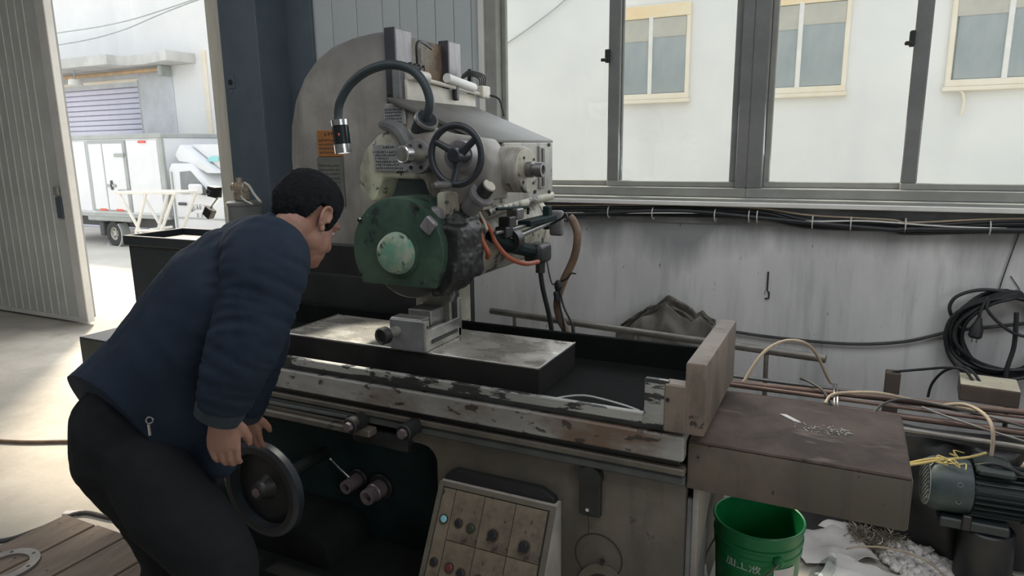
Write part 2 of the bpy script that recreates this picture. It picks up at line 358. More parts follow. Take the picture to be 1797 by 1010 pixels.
def realize(me, mods, name):
    o = bpy.data.objects.new('_tmp', me); COL.objects.link(o)
    for t, kw in mods:
        md = o.modifiers.new(t, t)
        for k, v in kw.items(): setattr(md, k, v)
    dg = bpy.context.evaluated_depsgraph_get(); dg.update()
    r = bpy.data.meshes.new_from_object(o.evaluated_get(dg)); r.name = name
    bpy.data.objects.remove(o); bpy.data.meshes.remove(me); return r
def text_mesh(body, size, depth=.0006):
    c = bpy.data.curves.new('lettering', 'FONT'); c.body = body; c.size = size; c.extrude = depth; c.align_x = 'CENTER'; c.align_y = 'CENTER'
    o = bpy.data.objects.new('_txt', c); COL.objects.link(o)
    dg = bpy.context.evaluated_depsgraph_get(); dg.update()
    me = bpy.data.meshes.new_from_object(o.evaluated_get(dg)); bpy.data.objects.remove(o); bpy.data.curves.remove(c); return me
def glyph_rows(mb, x0, x1, z0, z1, y, rows, h, seed=1, axis='-y', ends=None):
    # rows of small etched strokes too small to read
    rnd = random.Random(seed)
    for r in range(rows):
        zc = z1-(r+.5)*(z1-z0)/rows; x = x0; xe = x1 if not ends else x0+(x1-x0)*ends[r % len(ends)]
        while x < xe-h:
            for k in range(3):
                a, b = rnd.uniform(0, h*.5), rnd.uniform(.12, .2)*h
                if rnd.random() < .5: mb.box((x+a, x+a+b), (y-.0008, y), (zc-h*.45, zc+h*.45))
                else:
                    zz = zc+rnd.uniform(-.4, .35)*h; mb.box((x, x+h*.75), (y-.0008, y), (zz, zz+b))
            x += h*1.08
    return mb

def glyph_mesh(size, seed, n=1):
    # one worn, unreadable character made of strokes, in the XY plane
    rnd = random.Random(seed); mb = MB()
    for q in range(n):
        x = (q-(n-1)/2)*size*1.1
        for k in range(3):
            y = (k-1)*size*.3+rnd.uniform(-.05, .05)*size; a = rnd.uniform(.25, .42)*size
            mb.box((x-a, x+a), (y, y+size*.09), (0, .002))
        for k in range(2):
            xx = x+rnd.uniform(-.3, .3)*size; mb.box((xx, xx+size*.09), (-size*.42, size*rnd.uniform(.1, .42)), (0, .002))
    return mb.mesh('lettering')

# ------------------------------------------------------------------ setting: ground, room shell
box((-12, 4), (-5, 4.3), (-.1, 0), 'floor', 'concrete', bev=0, kind='structure')
g = MB()
for y0, z0, y1, z1 in ((4.3, -.01, 8.0, -.4), (8.0, -.4, 12.4, -.4)):
    g.poly([(-34, y0, z0), (14, y0, z0), (14, y1, z1), (-34, y1, z1)])
g.obj('ground', 'outside', kind='structure')
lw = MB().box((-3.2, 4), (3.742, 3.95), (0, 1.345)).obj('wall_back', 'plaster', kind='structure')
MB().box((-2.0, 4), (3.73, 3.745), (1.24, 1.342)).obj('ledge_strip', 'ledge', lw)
MB().box((-2.05, 4), (3.75, 3.95), (2.62, 4.4)).obj('wall_upper', 'siding', lw)
# siding section: one object per sheet, joints recessed between them
sd = MB().box((-4.10, -2.0), (3.765, 3.95), (0, 4.4)).obj('wall_back', 'siding', kind='structure')
xs = [-4.09, -3.79, -3.46, -3.13, -2.93, -2.73, -2.60, -2.47, -2.34, -2.21, -2.09, -1.985]
for a, b in zip(xs, xs[1:]):
    MB().box((a+.002, b-.002), (3.748, 3.768), (0, 4.4), .004).obj('siding_panel', 'siding', sd)
box((-12, -6.9), (4.1, 4.28), (0, 4.4), 'wall_back', 'inner', bev=0, kind='structure')
box((-6.9, -4.09), (3.95, 4.2), (3.5, 4.4), 'wall_back', 'inner', bev=0, kind='structure')
box((-12.15, -12), (-5, 4.28), (0, 4.4), 'wall_left', 'inner', bev=0, kind='structure')
box((4, 4.15), (-5, 3.95), (0, 4.4), 'wall_right', 'inner', bev=0, kind='structure')
box((-12.15, 4.15), (-5.15, -5), (0, 4.4), 'wall_front', 'inner', bev=0, kind='structure')
box((-12.15, 4.15), (-5.15, 4.3), (4.4, 4.5), 'ceiling', 'ceil', bev=0, kind='structure')
# slate blue steel column against the siding
hc = struct_empty('steel_column', (-3.6, 3.6, 0))
MB().box((-3.83, -3.50), (3.45, 3.475), (0, 4.4), .003).obj('flange', 'steelblue', hc)
MB().box((-3.53, -3.505), (3.475, 3.72), (0, 4.4), .002).obj('web', 'steelblue', hc)
MB().box((-3.80, -3.28), (3.72, 3.745), (0, 4.4), .003).obj('flange', 'steelblue', hc)
sp = MB().box((-3.80, -3.73), (3.444, 3.45), (2.06, 2.15), .002).obj('socket_plate', 'steelblue', hc)
MB().cyl((-3.765, 3.446, 2.10), (-3.765, 3.44, 2.10), .018).obj('socket', 'black', sp)
MB().cyl((-3.765, 3.447, 2.04), (-3.765, 3.442, 2.04), .008).obj('screw', 'chrome', sp)
# door post, door leaf
dp = MB().box((-4.26, -4.09), (3.72, 3.98), (0, 3.6), .006).obj('trim_1', 'jamb', kind='structure')
MB().box((-4.14, -4.085), (3.70, 3.72), (0, 3.6), .004).obj('edge_strip', 'jamb', dp)
MB().box((-4.24, -4.165), (3.702, 3.72), (1.08, 1.24), .004).obj('cover_plate', 'jamb', dp)
lt = thing('door_latch', (-4.31, 3.70, 1.2), 'two small black square latch blocks sticking out of the olive door post', 'latch')
MB().box((-4.355, -4.265), (3.66, 3.73), (1.31, 1.39), .006, ('Y', R(8))).obj('latch_block', 'black', lt)
MB().ring((-4.33, 3.66, 1.35), (-4.33, 3.65, 1.35), .022, .012, 16).obj('eyelet', 'chrome', lt)
MB().cyl((-4.27, 3.69, 1.31), (-4.36, 3.69, 1.23), .01).obj('link', 'chrome', lt)
MB().box((-4.42, -4.345), (3.66, 3.72), (1.155, 1.23), .006, ('Y', R(35))).obj('latch_block', 'black', lt)
dl = struct_empty('door_1', (-8, 4.0, .02))
MB().box((-9.6, -6.66), (4.01, 4.05), (.03, 3.6), .004).obj('sheet', 'doorleaf', dl)
x = -9.55
while x < -6.82:
    MB().box((x, x+.035), (3.996, 4.012), (.06, 3.58), .008).obj('rib', 'doorleaf', dl); x += .125
MB().box((-6.71, -6.57), (3.99, 4.06), (.03, 3.6), .006).obj('edge_rail', 'white', dl)
MB().box((-9.6, -6.71), (3.99, 4.06), (.02, .06), .004).obj('bottom_rail', 'white', dl)
MB().box((-6.81, -6.72), (3.985, 4.0), (1.04, 1.24), .004).obj('lock_plate', 'steelblue', dl)
MB().box((-6.80, -6.73), (3.97, 3.99), (1.26, 1.34), .004).obj('lock_box', 'alu', dl)

# ------------------------------------------------------------------ windows of the room
def window(name, x0, x1, stile, latch_x, latch_z, first):
    w = struct_empty(name, ((x0+x1)/2, 3.78, 1.38))
    def bar(a, b, c, d, y, nm, par, mm): return MB().box((a, b), y, (c, d), .004).obj(nm, mm, par)
    fy = (3.72, 3.84)
    bar(x0, x1, 1.38, 1.43, fy, 'frame', w, 'alu'); bar(x0, x1, 2.56, 2.62, fy, 'frame', w, 'alu')
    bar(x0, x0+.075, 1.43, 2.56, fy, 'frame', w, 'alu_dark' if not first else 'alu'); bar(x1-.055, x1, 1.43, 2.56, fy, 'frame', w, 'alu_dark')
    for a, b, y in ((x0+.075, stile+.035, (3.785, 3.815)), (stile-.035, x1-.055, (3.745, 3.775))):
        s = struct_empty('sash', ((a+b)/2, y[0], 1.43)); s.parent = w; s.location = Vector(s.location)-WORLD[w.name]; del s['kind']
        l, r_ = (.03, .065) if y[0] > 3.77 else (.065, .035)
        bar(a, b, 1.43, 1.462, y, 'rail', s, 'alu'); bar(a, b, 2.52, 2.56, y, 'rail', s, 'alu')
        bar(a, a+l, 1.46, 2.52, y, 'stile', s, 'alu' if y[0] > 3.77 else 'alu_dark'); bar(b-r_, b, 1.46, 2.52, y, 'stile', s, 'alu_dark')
        ym = (y[0]+y[1])/2
        MB().box((a+l-.004, b-r_+.004), (ym-.003, ym+.003), (1.455, 2.525)).obj('pane', 'glass', s)
    la = MB().box((latch_x-.012, latch_x+.012), (3.715, 3.745), (latch_z-.035, latch_z+.035), .004).obj('latch', 'black', w)
    MB().box((latch_x-.03, latch_x+.004), (3.70, 3.715), (latch_z-.03, latch_z-.012), .004).obj('latch_lever', 'black', la)
    return w
window('window_1', -1.985, -.48, -1.20, -1.235, 2.13, True)
window('window_2', -.48, 1.02, .25, .205, 2.11, False)
box((-2.0, 4), (3.665, 3.76), (1.345, 1.38), 'trim_2', 'alu', bev=.004, kind='structure')
box((-2.0, 4), (3.655, 3.67), (1.338, 1.362), 'trim_3', 'white', bev=.003, kind='structure')
box((-2.02, -1.985), (3.70, 3.75), (1.35, 2.7), 'trim_4', 'white', bev=.004, kind='structure')

# ------------------------------------------------------------------ the building across the yard
eb = thing('exterior_building', (-8, 12.15, -.4), 'long white rendered workshop building across the yard', 'building')
MB().box((-34, -20.2), (12.0, 12.3), (-.4, 6.2)).obj('wall', 'facade', eb)
MB().box((-16.3, 14), (12.0, 12.3), (-.4, 6.2)).obj('wall', 'facade', eb)
MB().box((-20.2, -16.3), (12.0, 12.3), (3.72, 6.2)).obj('wall', 'facade', eb)
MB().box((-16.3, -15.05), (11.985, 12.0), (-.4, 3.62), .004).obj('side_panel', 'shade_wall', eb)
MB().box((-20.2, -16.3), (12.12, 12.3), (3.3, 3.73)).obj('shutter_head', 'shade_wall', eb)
MB().box((-13.98, -13.83), (11.97, 12.0), (-.4, 3.98), .004).obj('downpipe', 'facade_frame', eb)
sh = MB().box((-20.0, -16.42), (12.2, 12.24), (-.4, 3.42)).obj('roller_shutter', 'shutter', eb)
z = -.4; first = None
while z < 3.4:
    if first is None:
        first = MB().box((-19.9, -16.5), (12.14, 12.2), (z, z+.118), .03, seg=2).obj('slat', 'shutter', sh); base = z
    else:
        c = first.copy(); COL.objects.link(c); c.location.z += z-base
    z += .132
MB().box((-20.0, -16.44), (12.10, 12.16), (3.42, 3.5), .01).obj('shutter_lintel', 'facade_frame', sh)
for xx in (-19.98, -16.5): MB().box((xx, xx+.07), (12.08, 12.16), (-.4, 3.45), .01).obj('guide_rail', 'van_trim', sh)
MB().prism([(-22, 11.0), (-16.0, 11.0), (-16.0, 11.25), (-15.9, 11.45), (-15.25, 11.45), (-14.2, 11.2), (-14.2, 12.02), (-22, 12.02)], 'z', 3.70, 3.93, .01).obj('canopy', 'canopy', eb)
MB().cyl((-20, 11.75, 3.60), (-15.1, 11.75, 3.60), .05).obj('awning_pipe', 'rustpipe', eb)
MB().box((-15.2, -15.05), (11.70, 12.0), (3.45, 3.70), .02).obj('pipe_bracket', 'van_trim', eb)
lampx = MB().cyl((-17.9, 11.4, 3.34), (-17.9, 11.4, 3.48), .17, .15).obj('lamp_shade', 'white', eb)
MB().cyl((-17.9, 11.4, 3.48), (-17.9, 11.4, 3.72), .02).obj('lamp_stem', 'van_trim', lampx)
def far_window(x0, x1, mull):
    w = MB().box((x0+.09, x1-.09), (11.96, 12.0), (2.52, 3.74)).obj('window', 'farpane', eb)
    fr = M['facade_frame']
    MB().box((x0, x1), (11.93, 12.0), (3.74, 3.95), .01).obj('window_lintel', 'orange_frame', w)
    for a, b, c, d, y in ((x0, x1, 2.42, 2.52, 11.93), (x0, x0+.07, 2.5, 3.76, 11.94), (x1-.07, x1, 2.5, 3.76, 11.94)):
        MB().box((a, b), (y, 12.0), (c, d), .01).obj('window_frame', fr, w)
    MB().box((x0-.03, x1+.03), (11.88, 12.0), (2.36, 2.42), .01).obj('sill', 'facade_frame', w)
    MB().box((mull-.035, mull+.035), (11.925, 11.97), (2.5, 3.76), .008).obj('mullion', 'white', w)
    MB().box((x0+.1, mull-.035), (11.95, 11.965), (2.53, 3.73)).obj('pane', 'farpane', w)
    MB().box((mull+.035, x1-.07), (11.945, 11.962), (2.53, 3.73)).obj('pane', 'farpane', w)
    MB().box((x0+.07, mull-.035), (11.942, 11.952), (3.38, 3.73)).obj('painted_reflection', 'parapet_reflection', w)  # thin pale strips stand in for a reflection across the pane tops
    MB().box((mull+.035, x1-.07), (11.937, 11.947), (3.43, 3.73)).obj('painted_reflection', 'parapet_reflection', w)
far_window(-3.76, -2.54, -3.20); far_window(-1.75, -.17, -.86); far_window(1.12, 2.75, 1.82); far_window(4.0, 5.6, 4.8)
MB().tube([(1.16, 11.98, 2.38), (1.33, 11.93, 2.36), (1.38, 11.93, 2.2), (1.36, 11.93, 2.02)], .02, 8, smooth=4).obj('drain_hose', 'facade_frame', eb)
for k, pts in enumerate((((-24, 11.6, 4.55), (-19.6, 11.6, 4.68), (-16.5, 11.6, 4.72), (-14, 11.6, 4.95), (-8, 11.6, 5.7)),
                         ((-24, 11.7, 4.4), (-19, 11.7, 4.42), (-16.5, 11.7, 4.55), (-14, 11.7, 4.95), (-8, 11.7, 5.75)))):
    MB().tube(pts, .014, 6, smooth=6).obj('overhead_cable', 'van_trim', None, label=('thin upper cable strung along the white building, nearly straight' if k == 0 else 'thin sagging cable strung just below the straighter one'), cat='cable')
MB().tube([(-6.3, 11.95, 3.35), (-5.4, 11.95, 3.8), (-4.6, 11.95, 4.3), (-3.6, 11.95, 5.2)], .012, 6, smooth=5).obj('wall_cable', 'van_trim', None, label='thin cable rising along the white building seen through the first pane', cat='cable')

# ------------------------------------------------------------------ box truck in the yard
vy = 9.7; vz = -.4
tr = thing('box_truck', (-13.5, 10.4, vz), 'white box truck parked in the yard outside the open doorway', 'truck')
MB().box((-17.4, -12.72), (vy+.02, vy+1.6), (.30, 1.98), .01).obj('cargo_box', 'van', tr)
MB().box((-17.42, -12.70), (vy-.02, vy+1.62), (1.93, 2.03), .015).obj('top_rail', 'van_trim', tr)
MB().box((-17.42, -12.70), (vy-.015, vy+1.62), (.26, .34), .01).obj('bottom_rail', 'van_trim', tr)
MB().box((-12.80, -12.69), (vy-.02, vy+.05), (.34, 1.93), .01).obj('corner_post', 'van_trim', tr)
for a, b in ((-17.3, -15.22), (-13.82, -12.86)):
    MB().box((a, b), (vy-.005, vy+.02), (.38, 1.90), .008).obj('side_panel', 'van', tr)
sdoor = MB().box((-15.16, -13.86), (vy-.012, vy+.02), (.38, 1.90), .006).obj('side_door', 'van_trim', tr)
MB().box((-15.06, -14.62), (vy-.03, vy), (.42, 1.84), .01).obj('door_leaf', 'van', sdoor)
MB().box((-14.58, -13.93), (vy-.03, vy), (.42, 1.84), .01).obj('door_leaf', 'van', sdoor)
for zz in (1.56, .80):
    MB().box((-14.2, -13.88), (vy-.055, vy-.03), (zz, zz+.07), .01).obj('hinge', 'van_trim', sdoor)
MB().box((-14.55, -14.25), (vy-.06, vy-.03), (.92, .98), .01).obj('door_bar', 'van_trim', sdoor)
MB().box((-14.42, -14.36), (vy-.06, vy-.03), (.86, 1.06), .01).obj('door_handle', 'van_dark', sdoor)
for a, zz in ((-16.1, 1.84), (-13.4, 1.84), (-16.6, .40), (-15.9, .40), (-14.9, .40), (-14.35, .40)):
    MB().box((a, a+.22), (vy-.034, vy-.004), (zz, zz+.045)).obj('red_reflector', 'red', tr)
MB().box((-17.2, -11.4), (vy+.25, vy+1.4), (.02, .26), .02).obj('chassis', 'van_dark', tr)
MB().box((-15.45, -13.95), (vy+.0, vy+.3), (.16, .30), .02).obj('side_guard', 'van_trim', tr)
def wheel(x):
    w = MB().lathe([(.15, 0), (.26, .0), (.28, .03), (.28, .15), (.26, .18), (.15, .18)], (x, vy+.06, vz+.28), (0, 1, 0), 28, close=True).obj('tyre', 'tyre', tr)
    MB().lathe([(0, .02), (.05, .02), (.06, .05), (.13, .05), (.155, .01), (.16, .17), (0, .17)], (x, vy+.06, vz+.28), (0, 1, 0), 24).obj('wheel_rim', 'rim', w)
    for k in range(6):
        a = k*math.pi/3; cx_, cz_ = x+.09*math.cos(a), vz+.28+.09*math.sin(a)
        MB().cyl((cx_, vy+.105, cz_), (cx_, vy+.12, cz_), .022, seg=10).obj('rim_hole', 'van_dark', w)
wheel(-14.68); wheel(-11.2)
MB().lathe([(.30, 0), (.34, 0), (.34, .2), (.30, .2)], (-14.68, vy+.02, vz+.28), (0, 1, 0), 24, 0, math.pi, close=True).obj('mudguard', 'van_trim', tr)
MB().box((-15.12, -14.98), (vy+.03, vy+.28), (-.18, .12), .02).obj('mud_flap', 'van_dark', tr)
cab = [(-12.62, .05), (-12.62, 1.30), (-12.52, 1.42), (-11.95, 1.42), (-11.35, .86), (-10.75, .78), (-10.62, .4), (-10.62, .05)]
cb = MB().prism(cab, 'y', vy+.03, vy+1.5, .02).obj('cab', 'van', tr)
MB().prism([(-12.30, .80), (-12.28, 1.25), (-11.98, 1.27), (-11.48, .83)], 'y', vy+.015, vy+.04).obj('side_window', 'vanglass', cb)
MB().box((-12.55, -12.52), (vy+.012, vy+.04), (.1, 1.25)).obj('door_seam', 'van_trim', cb)
MB().box((-12.52, -11.0), (vy+.012, vy+.04), (.30, .325)).obj('door_crease', 'van_trim', cb)
MB().box((-12.42, -12.18), (vy-.0, vy+.03), (.57, .63), .015).obj('door_handle', 'van_dark', cb)
mi = MB().box((-11.88, -11.55), (vy-.16, vy-.06), (.82, 1.02), .04, seg=3).obj('wing_mirror', 'van', cb)
MB().tube([(-11.7, vy-.1, .84), (-11.6, vy+.05, .80)], .02, 8).obj('mirror_arm', 'van_dark', mi)
MB().prism([(-12.48, 1.60), (-12.30, 1.80), (-11.35, 1.22), (-11.6, 1.22), (-12.1, 1.42), (-12.40, 1.46)], 'y', vy+.1, vy+1.45, .03).obj('wind_deflector', 'van', tr)
MB().prism([(-12.24, 1.80), (-11.15, 1.78), (-11.1, 1.36), (-11.45, 1.30)], 'y', vy+.3, vy+1.4, .03).obj('deflector_face', 'van', tr)
MB().prism([(-11.75, 1.50), (-11.6, 1.56), (-11.42, 1.55), (-11.45, 1.46), (-11.7, 1.44)], 'y', vy+.27, vy+.31).obj('teal_mark', 'teal', tr)
bm = bmesh.new()
for k in range(7):                       # arc of worn characters on the cab door
    me = glyph_mesh(.13, k); a = R(60-k*20)
    me.transform(Matrix.Translation((-11.78, vy+.024, .42)) @ Matrix.Translation((-.34*math.sin(a), 0, .13*math.cos(a))) @ Matrix.Rotation(R(90), 4, 'X') @ Matrix.Rotation(a*.45, 4, 'Z')); bm.from_mesh(me); bpy.data.meshes.remove(me)
me = bpy.data.meshes.new('door_lettering'); bm.to_mesh(me); bm.free(); link(me, 'door_lettering', 'greytext', cb, 0)
me = glyph_mesh(.10, 11, 3); me.transform(Matrix.Translation((-11.78, vy+.024, .38)) @ Matrix.Rotation(R(90), 4, 'X')); link(me, 'door_lettering', 'greytext', cb, 0)
# folding trestle in front of it
ts = thing('folding_trestle', (-11.3, 8.4, -.4), 'white tubular folding trestle standing in front of the truck', 'trestle')
for y in (8.2, 8.65):
    for a, b in (((-12.05, .93), (-11.15, -.4)), ((-10.55, .95), (-11.45, -.4)), ((-11.3, .93), (-11.7, .20))):
        MB().tube([(a[0], y, a[1]), (b[0], y, b[1])], .028, 8).obj('leg', 'white', ts)
    MB().tube([(-12.15, y, .93), (-10.50, y, .95)], .028, 8).obj('top_rail', 'white', ts)
for xx, zz in ((-12.05, .93), (-10.55, .95), (-11.3, .28)): MB().tube([(xx, 8.2, zz), (xx, 8.65, zz)], .024, 8).obj('cross_bar', 'white', ts)
MB().tube([(-11.7, 8.2, .25), (-10.9, 8.2, .27)], .024, 8).obj('lower_rail', 'white', ts)

# ------------------------------------------------------------------ the surface grinder
G = thing('surface_grinder', (-1.3, 2.2, 0), 'large worn surface grinder with green wheel guard, tall rounded column and long table', 'grinding machine')
def part(mb, name, m, parent=None, **kw): return mb.obj(name, m, parent or G, **kw)
# bed: right block with console niche, recessed dark green left part
bed = part(MB().box((-2.75, -1.27), (2.02, 2.75), (0, .60), .03, seg=2), 'bed', 'darkgreen')
rb = MB()
arc = [(-1.27, 0), (-.372, 0), (-.372, .655), (-1.40, .655), (-1.40, .60)]
arc += [(-1.32+.06*math.sin(R(a)), .54+.06*math.cos(R(a))) for a in (0, 25, 50, 75, 90)]
part(rb.prism(arc, 'y', 1.93, 2.75, .008), 'bed_end', 'bed')
part(MB().prism([(-1.225, .46), (-1.21, .515), (-1.17, .545), (-.84, .545), (-.79, .52), (-.775, .46)], 'y', 1.90, 1.935, .006), 'niche_hood', 'dark')
part(MB().box((-.372, -.350), (1.945, 2.21), (0, .60), .004), 'bed_side_door', 'cast_grey')
part(MB().prism([(-2.60, 0), (-1.225, 0), (-1.225, .10), (-2.60, .10)], 'y', 1.66, 2.03, .012), 'bed_plinth', 'sump')
part(MB().prism([(1.94, .64), (2.24, .64), (2.24, .60), (1.96, .33), (1.94, .33)], 'x', -.353, -.335, .004), 'side_brace', 'bed_light')
bp_ = part(MB().box((-.705, -.635), (1.905, 1.93), (.485, .62), .004), 'black_bracket', 'dark')
MB().cyl((-.67, 1.90, .62), (-.67, 1.94, .62), .04).obj('bracket_hood', 'dark', bp_)
MB().cyl((-.675, 1.899, .51), (-.675, 1.906, .51), .006).obj('bolt', 'chrome', bp_)
MB().tube([(-.675, 1.90, .505), (-.674, 1.912, .46), (-.676, 1.918, .42), (-.67, 1.918, .415)], .0018, 6).obj('hanging_wire', 'dark', bp_)
part(MB().ring((-.645, 1.93, .335), (-.645, 1.928, .335), .082, .0785, 40), 'cover_ring', 'panel_line')
part(MB().ring((-.63, 1.932, .225), (-.63, 1.922, .225), .085, .055, 40), 'drain_collar', 'bed')
part(MB().cyl((-.63, 1.93, .225), (-.63, 1.924, .225), .057), 'drain_hole', 'dark')
part(MB().cyl((-.63, 1.93, .325), (-.63, 1.915, .325), .007, seg=10), 'collar_screw', 'dark')
# ledges of the bed way under the table
part(MB().box((-2.75, -.372), (1.90, 2.4), (.655, .685), .006), 'bed_way', 'groove')
part(MB().box((-2.72, -.372), (1.893, 2.4), (.69, .712), .004), 'bed_way', 'bed')
part(MB().box((-2.70, -.39), (1.91, 2.4), (.712, .74), .003), 'way_wiper', 'dark')
# table: lower painted band, groove, upper painted lip, trough
part(MB().box((-2.70, -.375), (1.885, 2.40), (.738, .818), .006), 'table', 'paintband2')
part(MB().box((-2.68, -.39), (1.905, 2.40), (.818, .842), .002), 'table_groove', 'groove')
part(MB().box((-2.68, -.42), (1.885, 1.905), (.842, .874), .003), 'trough_lip', 'paintband')
part(MB().prism([(-.50, .842), (-.425, .842), (-.425, .985), (-.495, .985), (-.495, .90)], 'y', 1.882, 1.90, .003), 'lip_end', 'paintband')
part(MB().box((-2.68, -.40), (1.905, 2.40), (.842, .852)), 'trough_floor', 'sump')
part(MB().box((-2.68, -.38), (2.385, 2.405), (.842, .945), .003), 'trough_back', 'sump')
part(MB().tube([(-.79, 1.90, .868), (-.7, 1.93, .882), (-.58, 1.93, .872), (-.52, 1.925, .862)], .005, 6, smooth=4), 'trough_wire', 'greypipe')
ep = part(MB().prism([(1.88, .83), (2.43, .83), (2.43, 1.048), (1.88, 1.048)], 'x', -.378, -.318, .008), 'end_plate', 'tan_box')
MB().box((-.437, -.372), (1.878, 1.93), (.83, .978), .005).obj('end_plate_foot', 'tan_box', ep)
MB().cyl((-.425, 1.876, .93), (-.425, 1.88, .93), .006, seg=10).obj('bolt', 'dark', ep)
ck = part(MB().box((-1.95, -.858), (1.935, 2.264), (.852, .945), .002), 'magnetic_chuck', 'chuck_side')
MB().box((-1.948, -.860), (1.937, 2.262), (.943, .950), .0015).obj('chuck_top', 'chuck', ck)
for xx in (-1.952, -.8575): MB().box((xx-.002, xx+.003), (1.937, 2.262), (.944, .952), .001).obj('edge_strip', 'steel', ck)
# end covers of the long table
ec = part(MB().box((-.37, .206), (1.915, 2.385), (.645, .793), .008, seg=2), 'end_cover', 'box_front')
MB().box((-.369, .205), (1.916, 2.386), (.790, .800), .004).obj('cover_top', 'box_top', ec)
MB().box((.203, .208), (1.92, 2.38), (.65, .79), .002).obj('cover_end', 'box_front', ec)
ec2 = part(MB().box((-3.22, -2.70), (1.90, 2.38), (.645, .793), .008, seg=2), 'end_cover', 'olive')
MB().box((-3.219, -2.70), (1.901, 2.381), (.790, .800), .004).obj('cover_top', 'cabinet', ec2)
# rods and dogs under the left half of the table
part(MB().tube([(-2.2, 1.87, .675), (-1.60, 1.87, .68)], .008, 8), 'stop_rail', 'groove')
part(MB().box((-2.2, -1.50), (1.86, 1.91), (.618, .648), .006), 'stop_rail', 'bed')
for k, (xx, zz) in enumerate(((-1.555, .672), (-1.32, .688))):
    d = part(MB().cyl((xx, 1.90, zz), (xx, 1.82, zz), .030, seg=20, bev=.004), 'table_dog', 'dark')
    MB().cyl((xx, 1.825, zz), (xx, 1.805, zz), .018, seg=6).obj('dog_nut', 'purple', d)
part(MB().box((-1.62, -1.36), (1.90, 2.0), (.565, .63), .02, seg=2), 'lever_block', 'dark')
# hand wheel of the table
hx, hy, hz = -1.858, 1.66, .429
hw = part(MB().lathe([(.145, 0), (.169, -.004), (.183, .006), (.185, .03), (.176, .042), (.145, .036)], (hx, hy, hz), (0, 1, 0), 56, close=True), 'table_handwheel', 'wheelblack')
MB().ring((hx, hy+.002, hz), (hx, hy-.003, hz), .171, .145, 48).obj('rim_edge', 'dark', hw)
MB().lathe([(0, -.03), (.028, -.03), (.036, 0), (.05, .02), (.147, .03), (.147, .036), (0, .05)], (hx, hy+.015, hz), (0, 1, 0), 40).obj('wheel_web', 'dark', hw)
MB().cyl((hx, 2.03, hz), (hx, hy, hz), .025).obj('shaft', 'dark', hw)
MB().cyl((hx, hy-.02, hz), (hx, hy, hz), .018, seg=6).obj('hub_nut', 'purple', hw)
part(MB().prism([(-2.10, 0), (-1.62, 0), (-1.66, .20), (-1.74, .225), (-2.02, .225), (-2.08, .2)], 'y', 1.76, 2.03, .02), 'foot_casting', 'sump')
# oil dials left of the console
def dial(x, z, L, r0, r1, lever=False):
    d = part(MB().cyl((x, 2.03, z), (x, 2.0, z), r0*1.55, seg=28, bev=.003), 'dial_flange', 'dark')
    MB().lathe([(0, 0), (r0, 0), (r0, .5*L), (r1, .55*L), (r1*.98, L), (r1*.62, L), (r1*.55, L-.02), (0, L-.02)], (x, 2.0, z), (0, -1, 0), 28).obj('dial_knob', 'purple', d)
    if lever:
        MB().tube([(x-.01, 2.0-L*.45, z+.02), (x-.05, 2.0-L*.55, z+.055), (x-.085, 2.0-L*.6, z+.085)], .0045, 8).obj('lever', 'chrome', d)
        MB().ellipsoid((x-.09, 2.0-L*.6, z+.09), (.007, .007, .007), None, 10, 8).obj('lever_tip', 'chrome', d)
dial(-1.685, .352, .075, .028, .027, True); dial(-1.575, .340, .085, .036, .032)

# ------------------------------------------------------------------ control console
rotp = math.atan2(.165, .30)
def cp(u, v, h=0.0):   # point of the sloping console face: u across, v down, h out
    top = Vector((-1.215+.44*u, 1.885, .505)); dn = Vector((0, -.165, -.30)); nrm = Vector((0, -.30, .165)).normalized()
    return top+dn*v*1.08+nrm*h
con = part(MB().prism([(1.885, .505), (1.885-.178, .505-.324), (1.885-.178, .05), (1.93, .05), (1.93, .505)], 'x', -1.215, -.775, .004), 'control_console', 'bed_light')
def slab(u0, u1, v0, v1, h0, h1, name, m, par):
    ps = [cp(u, v, h) for h in (h0, h1) for (u, v) in ((u0, v0), (u1, v0), (u1, v1), (u0, v1))]
    mb = MB(); V = [mb.bm.verts.new(p) for p in ps]
    for f in ((0, 1, 2, 3), (4, 5, 6, 7), (0, 1, 5, 4), (1, 2, 6, 5), (2, 3, 7, 6), (3, 0, 4, 7)): mb.bm.faces.new([V[i] for i in f])
    return mb.obj(name, m, par)
slab(.0, 1, 0, .045, 0, .006, 'panel_frame', 'bed', con); slab(0, .04, .045, 1, 0, .006, 'panel_frame', 'bed', con)
slab(.96, 1, .045, 1, 0, .006, 'panel_frame', 'bed', con); slab(.04, .96, .955, 1, 0, .006, 'panel_frame', 'bed', con)
us = [.05, .165, .425, .69, .95]
slab(.04, .96, .045, .955, 0, .002, 'panel_backing', 'panel_line', con)
for i in range(4):
    for (v0, v1) in (((.055, .945),) if i == 0 else ((.055, .50), (.507, .945))):
        slab(us[i], us[i+1]-.007, v0, v1, .001, .0045, 'panel_tile', 'panel', con)
def button(u, v, r, m, ln=.012, knob=False):
    n = Vector((0, -.30, .165)).normalized()
    r *= 1.15
    b = MB().ring(cp(u, v, .004), cp(u, v, .010), r*1.3, r*.95, 24).obj('button_ring', 'bezel', con)
    MB().cyl(cp(u, v, .003), cp(u, v, .004+ln), r, r*.95, 22, .002).obj('button_cap', m, b)
    if knob:
        p = cp(u, v, .004+ln); q = cp(u-.03, v+.05, .004+ln); MB().tube([p-n*.004, q-n*.004], r*.35, 6).obj('selector_tab', 'black', b)
button(.11, .33, .011, 'blue_lit', .008); button(.245, .335, .0105, 'black'); button(.355, .35, .011, 'greenbtn')
button(.55, .36, .0135, 'black', .018, True); button(.815, .385, .0135, 'black', .018, True)
button(.105, .715, .0105, 'black'); button(.245, .725, .0115, 'redbtn'); button(.35, .745, .0115, 'black')
